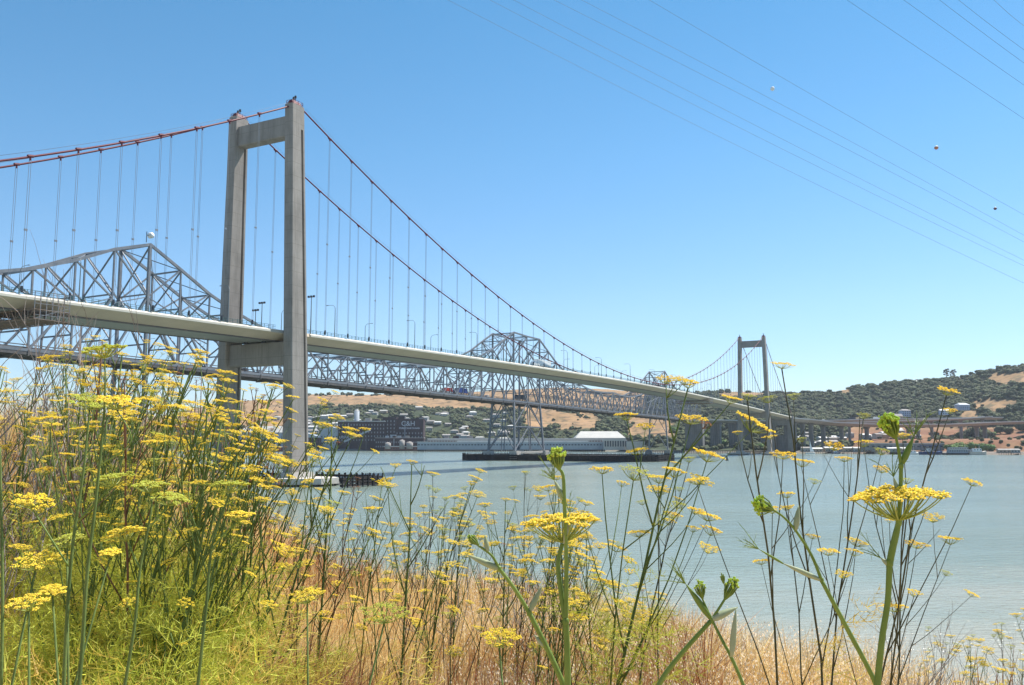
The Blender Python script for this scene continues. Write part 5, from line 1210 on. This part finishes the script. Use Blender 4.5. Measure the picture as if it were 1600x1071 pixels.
for i, (px, d, s) in enumerate(((-60, 5.4, 1.2), (20, 6.2, 1.15), (90, 5.6, 1.08), (150, 6.6, 1.1), (215, 6.2, 1.0), (300, 6.8, .95), (-10, 4.6, 1.1), (120, 7.2, 1.25), (700, 7.5, .75), (1400, 4.9, .5), (1530, 5.2, .45), (820, 7.4, .65))):
    x = (px - 800) / F * d; o = link('bare_shrub', BS[i % 3]); o.location = (x, d, float(gz(x, d))); o.scale = (s * .8, s * .8, s); o.rotation_euler = (0, .12, i * 1.3)
    if i < 8: tag(o, 'leafless grey twiggy shrub among the fennel at the upper left', 'shrub', 'leafless shrubs at the upper left')
    else: tag(o, ['leafless grey twigs against the water left of mid picture', 'leafless twigs at the bottom right beside the tall hero stem', 'leafless twigs in the bottom right corner', 'leafless grey twigs at mid picture behind the nearest umbel'][i - 8].replace('hero ', ''), 'shrub')

# ------------------------------------------------------------------ dry grass, oats and weeds
def grass_mat(name, cols, tr=.3):
    m = mat(name, cols[0], .7, trans=tr); n = m.node_tree.nodes; l = m.node_tree.links; g_ = n.new('ShaderNodeNewGeometry'); cr = n.new('ShaderNodeValToRGB')
    el = cr.color_ramp.elements
    for i, c in enumerate(cols):
        e = el[i] if i < 2 else el.new(1); e.position = i / (len(cols) - 1) if i != 1 else 1 / (len(cols) - 1); e.color = (*c, 1)
    l.new(g_.outputs['Random Per Island'], cr.inputs[0]); l.new(cr.outputs[0], n['Principled BSDF'].inputs['Base Color']); l.new(cr.outputs[0], n['Translucent BSDF'].inputs[0]); return m
M['straw'] = grass_mat('dry straw', [(.80, .57, .22), (.88, .70, .33), (.55, .31, .11), (.90, .77, .44), (.68, .43, .15)])
M['redst'] = grass_mat('red brown dead stems', [(.32, .12, .05), (.46, .22, .10), (.20, .075, .035), (.55, .32, .17)])
M['oat'] = grass_mat('pale oat straw', [(.82, .70, .52), (.88, .78, .62), (.76, .60, .42)], .4)
def scatter(n_, fn, seed):
    g = np.random.default_rng(seed); d = 2.2 + 13.5 * g.random(n_) ** 1.15; px = g.uniform(-90, 1640, n_); x = (px - 800) / F * d
    over = d - np.interp(x, _br_x, _br_y); ok = (over < .9) & fn(px, d, x, g); return x[ok], d[ok], px[ok], g
def blades(name, x, y, g, h0, h1, w0, bend, m_, label, cat, segs=3):
    n_ = len(x); z = gz(x, y) - .03; h = g.uniform(h0, h1, n_); a = g.uniform(0, 6.28, n_); bd = np.abs(g.normal(0, bend, n_)) + .05; wz = w0 * g.uniform(.6, 1.4, n_); fa = g.uniform(0, 6.28, n_)
    V = np.zeros((n_, 2 * segs + 1, 3)); fx, fy = np.cos(fa), np.sin(fa); bx, by = np.cos(a) + .35, np.sin(a)
    for k in range(segs + 1):
        t = k / segs; cx_ = x + bx * bd * h * t ** 2; cy_ = y + by * bd * h * t ** 2; cz_ = z + h * (t - .28 * bd * t ** 2); ww = wz * (1 - .75 * t)
        if k < segs:
            V[:, 2 * k] = np.stack([cx_ - fx * ww, cy_ - fy * ww, cz_], 1); V[:, 2 * k + 1] = np.stack([cx_ + fx * ww, cy_ + fy * ww, cz_], 1)
        else: V[:, 2 * segs] = np.stack([cx_, cy_, cz_], 1)
    q = []; b = np.arange(n_)[:, None] * (2 * segs + 1)
    for k in range(segs - 1): q.append(b + np.array([[2 * k, 2 * k + 1, 2 * k + 3]])); q.append(b + np.array([[2 * k, 2 * k + 3, 2 * k + 2]]))
    q.append(b + np.array([[2 * segs - 2, 2 * segs - 1, 2 * segs]]))
    o = link(name, np_mesh(name, V.reshape(-1, 3), np.concatenate(q), m_)); tag(o, label, cat, kind='stuff'); return V[:, -1], o
x, y, p_, g = scatter(150000, lambda px, d, x, g: np.ones(len(px), bool), 1)
blades('dry_grass', x, y, g, .32, .78, .0058, .5, M['straw'], 'pale straw coloured dry grass covering the bank', 'grass')
x, y, p_, g = scatter(85000, lambda px, d, x, g: (px < 240) & (d > 4.2) & (d < 12), 2)
blades('tall_dry_grass', x, y, g, .8, 1.3, .0055, .22, M['straw'], 'tall dry grass on the rise at the left edge', 'grass')
def rpatch(px, d, x, g):
    return (((np.sin(x * 2.1 + 1) + np.sin(d * 1.3 + x * .8)) > .75) & (px > 330)) | ((px < 200) & (g.random(len(px)) < .45) & (d > 4)) | ((px > 400) & (px < 600) & (d < 5.5) & (g.random(len(px)) < .8)) | ((px > 1000) & (px < 1100) & (d > 5) & (d < 7.5))
x, y, p_, g = scatter(60000, rpatch, 3)
blades('red_brown_weeds', x, y, g, .4, .92, .0062, .32, M['redst'], 'red brown dead weed stems standing in patches through the dry grass', 'weeds')
x, y, p_, g = scatter(60000, lambda px, d, x, g: (px > 385) & (px < 600) & (d < 5.2) & (d > 2.4), 13)
blades('red_brown_weeds', x, y, g, .5, 1.0, .006, .3, M['redst'], 'dense red brown dead weeds below the near tower at the bottom edge', 'weeds')  # dead weeds; their dark red-brown also stands in for shadows in the grass
x, y, p_, g = scatter(26000, lambda px, d, x, g: (px > 700) & (px < 1420) & (d > 3), 4)
tip, oo = blades('oat_stalks', x, y, g, .5, .78, .0018, .35, M['oat'], 'thin pale wild oat stalks along the brink', 'grass')
n_ = len(tip); k_ = 9; base = np.stack([x, y, gz(x, y)], 1)
rel = g.uniform(.62, 1.0, (n_, k_)); P_ = base[:, None, :] * (1 - rel[..., None]) + tip[:, None, :] * rel[..., None] + g.normal(0, .022, (n_, k_, 3)); P_ = P_.reshape(-1, 3)
m1 = len(P_); ln_ = g.uniform(.014, .024, m1); aa = g.uniform(0, 6.28, m1); dirv = np.stack([np.cos(aa) * .5, np.sin(aa) * .5, -np.ones(m1) * .8], 1) * ln_[:, None]; sd_ = np.stack([-np.sin(aa), np.cos(aa), np.zeros(m1)], 1) * .0046
V = np.stack([P_, P_ + dirv * .5 + sd_, P_ + dirv, P_ + dirv * .5 - sd_], 1).reshape(-1, 3)
tag(link('oat_seed_heads', np_mesh('oat_seed_heads', V, np.arange(4 * m1).reshape(-1, 4), M['oat'])), 'nodding pale oat seed heads along the brink', 'grass', kind='stuff')
# ================================================================== nearest fennel stems, within arm's reach
def hero(label, d0):
    o = thing('fennel_plant', P3(900, 1071, d0), label, 'fennel'); return o
def hp(pts, d, dd=0.0):
    out = []; 
    for i, p in enumerate(pts): out.append(P3(p[0], p[1], d + dd * i / max(1, len(pts) - 1)))
    # Catmull-Rom
    res = []; n_ = len(out) - 1
    for i in range(n_):
        p0, p1, p2, p3 = out[max(i - 1, 0)], out[i], out[i + 1], out[min(i + 2, n_)]
        for k in range(6):
            f = k / 6; res.append(.5 * ((2 * p1) + (p2 - p0) * f + (2 * p0 - 5 * p1 + 4 * p2 - p3) * f * f + (3 * p1 - p0 - 3 * p2 + p3) * f ** 3))
    res.append(out[-1]); return res
def hstem(o, pts, wpx, d, dd=0, name='stem', m_=None, wend=None):
    """wpx: full widths in pixels of the picture along the stem"""
    P = hp(pts, d, dd); rr = []
    for i in range(len(P)):
        t = i / (len(P) - 1); w_ = float(np.interp(t, np.linspace(0, 1, len(wpx)), wpx)); rr.append(w_ * .33 / F * d)
    mb = MB(); mb.tube(P, rr, 12); return mb.build(name, m_ or M['stem_hero'], o, True)
def hnode(o, px, py, wpx, d):
    mb = MB(); c = P3(px, py, d); r = wpx * .30 / F * d; mb.tube([c - Vector((0, 0, r * 1.3)), c - Vector((0, 0, r * .6)), c, c + Vector((0, 0, r * .7)), c + Vector((0, 0, r * 1.3))], [r * .75, r, r * 1.08, r, r * .75], 12); mb.build('node', M['stem_hero'], o, True)
def sheath(o, a, b, wpx, d, threads=0, seed=0, m_=None):
    P = [P3(a[0] + (b[0] - a[0]) * t, a[1] + (b[1] - a[1]) * t, d + .004 * t) for t in np.linspace(0, 1, 9)]
    prof = [.5, .8, 1, 1, .95, .8, .6, .35, .08]; r = wpx / 2 / F * d; mb = MB(); mb.tube(P, [r * q for q in prof], 10)
    s_ = mb.build('leaf_sheath', m_ or M['sheath'], o, True)
    if threads:
        g = random.Random(seed); mb = MB(); dirp = Vector(P[-1]) - Vector(P[0]); dirp.normalize()
        for k in range(threads):
            q = Vector(P[-1]); dd_ = (dirp + Vector((g.gauss(0, .35), g.gauss(0, .3), g.gauss(.1, .3)))).normalized(); pts = [q]
            L_ = g.uniform(20, 52) / F * d
            for j in range(4): dd_ = (dd_ + Vector((g.gauss(0, .1), g.gauss(0, .1), -.06))).normalized(); pts.append(pts[-1] + dd_ * L_ / 4)
            mb.tube(pts, [.0007, .0006, .0005, .0004, .0002], 4, False)
            for j in (1, 2, 3):
                e = pts[j] + (dd_ + Vector((g.gauss(0, .5), g.gauss(0, .4), g.gauss(0, .5)))).normalized() * L_ * .35; mb.tube([pts[j], e], [.0004, .0002], 3, False)
        mb.build('leaf_thread', M['stem_hero'], s_)
    return s_
def bud(o, base, tip, wpx, d, seed, nub=26, openn=.45, name='flower_bud'):
    """unopened flower head: short rays held together, each ending in a knob of green buds"""
    g = random.Random(seed); A = P3(base[0], base[1], d); T = P3(tip[0], tip[1], d); ax = (T - A); L_ = ax.length; ax.normalize(); u = ax.cross(Vector((0, 1, 0))).normalized(); v_ = ax.cross(u); r0 = wpx * .42 / F * d
    mb = MB(); V = []; Fc = []; oo = 0
    for k in range(nub):
        q = math.sqrt((k + .5) / nub); a = k * 2.4; rr = r0 * q * (1 - .1 * g.random()); ee = A + ax * L_ * (1.0 - .42 * q * q + g.uniform(-.08, .06)) + (u * math.cos(a) + v_ * math.sin(a)) * rr
        c1 = A + ax * L_ * .35 + (u * math.cos(a) + v_ * math.sin(a)) * rr * .75
        mb.tube([A, A.lerp(c1, .55), c1, c1.lerp(ee, .6), ee], [.0011, .0010, .0010, .0009, .0008], 5, False)
        for j in range(9):
            c = np.array(ee) + np.array([g.gauss(0, 1), g.gauss(0, 1), g.gauss(0, 1)]) * r0 * .085; s = r0 * .085 * g.uniform(.7, 1.3); V.append(IC1[0] * s * np.array([1, 1, 1.2]) + c); Fc.append(IC1[1] + oo); oo += len(IC1[0])
    n0 = len(mb.v); mb.v.extend(map(tuple, np.concatenate(V))); f2 = np.concatenate(Fc) + n0; mb.f.extend(map(tuple, f2.tolist())); mb.m.extend([1] * len(f2))
    mb.build(name, [M['stem_hero'], M['budg']], o)
def hero_umbel(o, base, wpx, topy, d, seed, tilt=0.0):
    Rr = wpx * .43 / F * d; rise = (base[1] - topy) / F * d / Rr
    me = umbel_mesh(seed, Rr, 34, 26, .0019, M['ray'], M['yel'], rise, .00105, 1.0, True, 6)
    o2 = sub('flower_head', me, o); P = P3(base[0], base[1], d); m_ = Matrix.Translation(P) @ Matrix.Rotation(tilt, 4, 'Y'); o2.matrix_basis = wmat(o).inverted() @ m_
# right hero: big flat flower head with a green bud above
D = 1.12; o = hero('tallest nearest fennel at right, a wide flat yellow head below a green bud', D)
hstem(o, [(1369, 1120), (1371, 1071), (1378, 1000), (1387, 940), (1390, 880)], [15, 15, 14, 13, 14], D)
hstem(o, [(1390, 882), (1394, 860), (1400, 835), (1404, 814), (1407, 770), (1408, 727)], [15, 16, 15, 12, 9, 9], D)
hstem(o, [(1408, 727), (1404, 704), (1400, 684)], [8, 7, 6], D); hnode(o, 1390, 880, 17, D); hnode(o, 1404.5, 816, 15, D); hnode(o, 1408, 728, 12, D)
sheath(o, (1409, 726), (1428, 682), 10, D, 9, 1, M['stem_hero']); sheath(o, (1404, 770), (1396, 745), 7, D, 5, 2); sheath(o, (1392, 885), (1376, 872), 8, D, 4, 3)
hero_umbel(o, (1404, 814), 158, 772, D, 51, -.03); bud(o, (1400, 686), (1384, 648), 40, D, 61, 30)
# centre hero
D = 1.2; o = hero('nearest fennel stem at mid picture with a yellow head and a green bud above', D)
hstem(o, [(887, 1120), (887, 1071), (886, 1010), (884, 972)], [15, 15, 14, 13], D)
hstem(o, [(884, 972), (876, 920), (872, 880), (879, 850)], [13, 12, 11, 9], D, .02)
hstem(o, [(884, 970), (885, 900), (884, 840), (882, 790), (880, 745), (874, 733)], [11, 10, 9, 9, 8, 7], D); hnode(o, 884, 972, 16, D); hnode(o, 881, 784, 11, D)
sheath(o, (881, 783), (866, 750), 9, D, 8, 4); sheath(o, (882, 850), (890, 800), 8, D, 3, 5)
hero_umbel(o, (879, 848), 134, 812, D + .02, 52, -.06); bud(o, (874, 735), (868, 700), 36, D, 62, 30)
# slanting stem left of it
D = 1.25; o = hero('pale green stem slanting up to the left from the bottom edge with a closed bud', D)
hstem(o, [(895, 1110), (878, 1065), (858, 1020), (827, 958)], [14, 13, 12, 11], D); hstem(o, [(827, 958), (805, 922), (780, 889)], [10, 9, 9], D); hstem(o, [(780, 889), (768, 868), (746, 852)], [7, 6, 5], D)
sheath(o, (781, 890), (729, 867), 10, D, 0, 6); sheath(o, (827, 957), (848, 914), 9, D, 0, 7); sheath(o, (762, 862), (758, 836), 8, D, 0, 8); sheath(o, (850, 1010), (835, 992), 8, D, 0, 18)
hnode(o, 827, 958, 13, D); hnode(o, 780, 889, 11, D); bud(o, (748, 852), (731, 836), 15, D, 63, 14)
# crossing stems at 1112,968
D = 1.15; o = hero('stout green stem rising from the bottom edge to a fork with two green buds', D)
hstem(o, [(1015, 1110), (1032, 1066), (1061, 1026), (1112, 969)], [13, 12, 11, 10], D)
sheath(o, (1112, 969), (1071, 912), 10, D, 9, 9, M['stem_hero']); sheath(o, (1110, 969), (1153, 949), 12, D, 0, 10)
hstem(o, [(1112, 968), (1104, 950), (1096, 933)], [5, 4, 4], D); hstem(o, [(1112, 968), (1124, 950), (1134, 934)], [6, 6, 5], D)
bud(o, (1098, 936), (1092, 908), 22, D, 64, 14); bud(o, (1132, 938), (1150, 902), 24, D, 65, 22); bud(o, (1131, 912), (1128, 895), 8, D, 66, 6); hstem(o, [(1136, 936), (1133, 920), (1131, 910)], [2, 2, 2], D)
hstem(o, [(1112, 968), (1128, 1000), (1143, 1028), (1163, 1075), (1172, 1110)], [6, 7, 8, 8, 9], D, -.03); sheath(o, (1143, 1027), (1150, 950), 9, D - .02, 0, 11); hnode(o, 1112, 969, 12, D)
# long curved stem from 1369,1052
D = 1.3; o = hero('pale green curved stem rising left from the bottom right to a nodding green bud', D)
hstem(o, [(1385, 1110), (1362, 1055), (1325, 985), (1284, 908)], [12, 11, 11, 9], D); hstem(o, [(1284, 908), (1268, 868), (1243, 829), (1224, 808), (1208, 797)], [8, 7, 6, 5, 5], D)
sheath(o, (1283, 907), (1222, 880), 8, D, 0, 12); sheath(o, (1224, 881), (1185, 858), 4, D, 6, 13, M['stem_hero']); sheath(o, (1243, 829), (1248, 790), 9, D, 0, 14); hnode(o, 1284, 907, 10, D)
bud(o, (1209, 797), (1178, 785), 36, D, 67, 22)
# tall smooth stems in the left foreground
for j, (pts, w_, D, lab, br) in enumerate((
    ([(120, 1110), (128, 1020), (136, 900), (150, 780), (163, 640), (164, 560)], [9, 9, 8, 7, 5, 3], 1.7, 'tall thick green stem in the left foreground topped by a pale yellow head', [((155, 728), (205, 690), (182, 640))]),
    ([(2, 1071), (4, 930), (2, 800), (0, 700)], [7, 7, 6, 5], 1.8, 'green stem running up the extreme left edge of the picture', []),
    ([(98, 1110), (105, 960), (115, 840), (130, 740), (140, 640)], [9, 8, 7, 6, 4], 1.9, 'second thick green stem in the left foreground forking below its top', [((107, 885), (72, 830), (50, 795)), ((122, 815), (160, 775), (178, 760))]),
    ([(188, 1110), (210, 980), (219, 890), (236, 800), (235, 771)], [8, 7, 6, 5, 4], 1.9, 'green stem with a pale fork among the feathery leaves left of centre', [((219, 890), (205, 860), (198, 845)), ((236, 822), (255, 800), (262, 790))]),
    ([(305, 1110), (322, 950), (332, 850), (360, 770)], [8, 7, 6, 4], 2.2, 'dark green slanting stem below the near tower in the left foreground', [((330, 860), (350, 835), (372, 815))]))):
    o = hero(lab, D); hstem(o, pts, w_, D, .1, m_=M['stem_g'])
    for b_ in br: hstem(o, list(b_), [w_[-1] * 1.1, w_[-1], 3], D + .05, .02)
    ends = [b_[-1] for b_ in br] + [pts[-1]]
    for k, e in enumerate(ends):
        if j == 1 and k == 0: continue
        me = umbel_mesh(80 + j * 4 + k, random.uniform(.034, .045), 22, 14, .0024, M['ray'], M['yelg'] if k else M['yel'], .55, .0010, .95, True)
        o2 = sub('flower_head', me, o); o2.matrix_basis = wmat(o).inverted() @ (Matrix.Translation(P3(e[0], e[1], D + .07)) @ Matrix.Rotation(random.uniform(-.3, .3), 4, 'Y') @ Matrix.Rotation(random.uniform(-.1, .35), 4, 'X'))
# broad near flower heads low on the left
for j, (px, py, w_, D) in enumerate(((55, 870, 62, 1.9), (105, 838, 50, 2.1), (45, 935, 56, 1.8), (172, 860, 30, 2.2), (82, 918, 36, 2.0), (480, 925, 50, 2.3), (600, 950, 70, 2.3), (780, 990, 60, 2.1))):
    o = thing('fennel_plant', P3(px, py, D), ['short fennel with a broad yellow head low at the left edge, topmost of three', 'short fennel with a greenish head just right of the broad left edge heads', 'short fennel with a broad head low at the left edge, lowest of three', 'short fennel with a small bright cup shaped head at lower left', 'short fennel with a small head between the broad left heads', 'short fennel with a yellow head over red brown weeds below the near tower', 'short fennel with a wide loose yellow head at lower centre', 'short fennel with a wide yellow head low in the grass left of the centre stem'][j], 'fennel')
    gzv = float(gz((px - 800) / F * D, D)); base = P3(px, py + w_ * .35, D); foot = Vector((base.x - .05 - .22 * math.sin(j * 2.3 + 1), D + .05, gzv)); mb = MB(); mid = foot.lerp(base, .55) + Vector((.04 * math.sin(j * 1.7), 0, 0)); mb.tube([foot, mid, base], [.0042, .0034, .0022], 8)
    mb.build('stem', M['stem_g'], o, True); Rr = w_ / 2 / F * D
    me = umbel_mesh(120 + j, Rr, 22, 14, .0022, M['ray'], M['yelg'] if j in (1, 6) else M['yel'], .6, .0009, .95, True); o2 = sub('flower_head', me, o); o2.matrix_basis = wmat(o).inverted() @ (Matrix.Translation(base) @ Matrix.Rotation(random.uniform(-.15, .15), 4, 'Y') @ Matrix.Rotation(.25, 4, 'X'))
# ------------------------------------------------------------------ thin summer haze over the strait
hm = bpy.data.materials.new('haze'); hm.use_nodes = True; n = hm.node_tree.nodes; n.remove(n['Principled BSDF']); pv = n.new('ShaderNodeVolumePrincipled'); pv.inputs['Color'].default_value = (.80, .88, 1, 1); pv.inputs['Density'].default_value = .00005; pv.inputs['Anisotropy'].default_value = .2
hm.node_tree.links.new(pv.outputs[0], n['Material Output'].inputs['Volume'])
mb = MB(); mb.box((0, 4200, 146), (10000, 10000, 300)); hz = mb.build('haze', hm); tag(hz, kind='stuff')
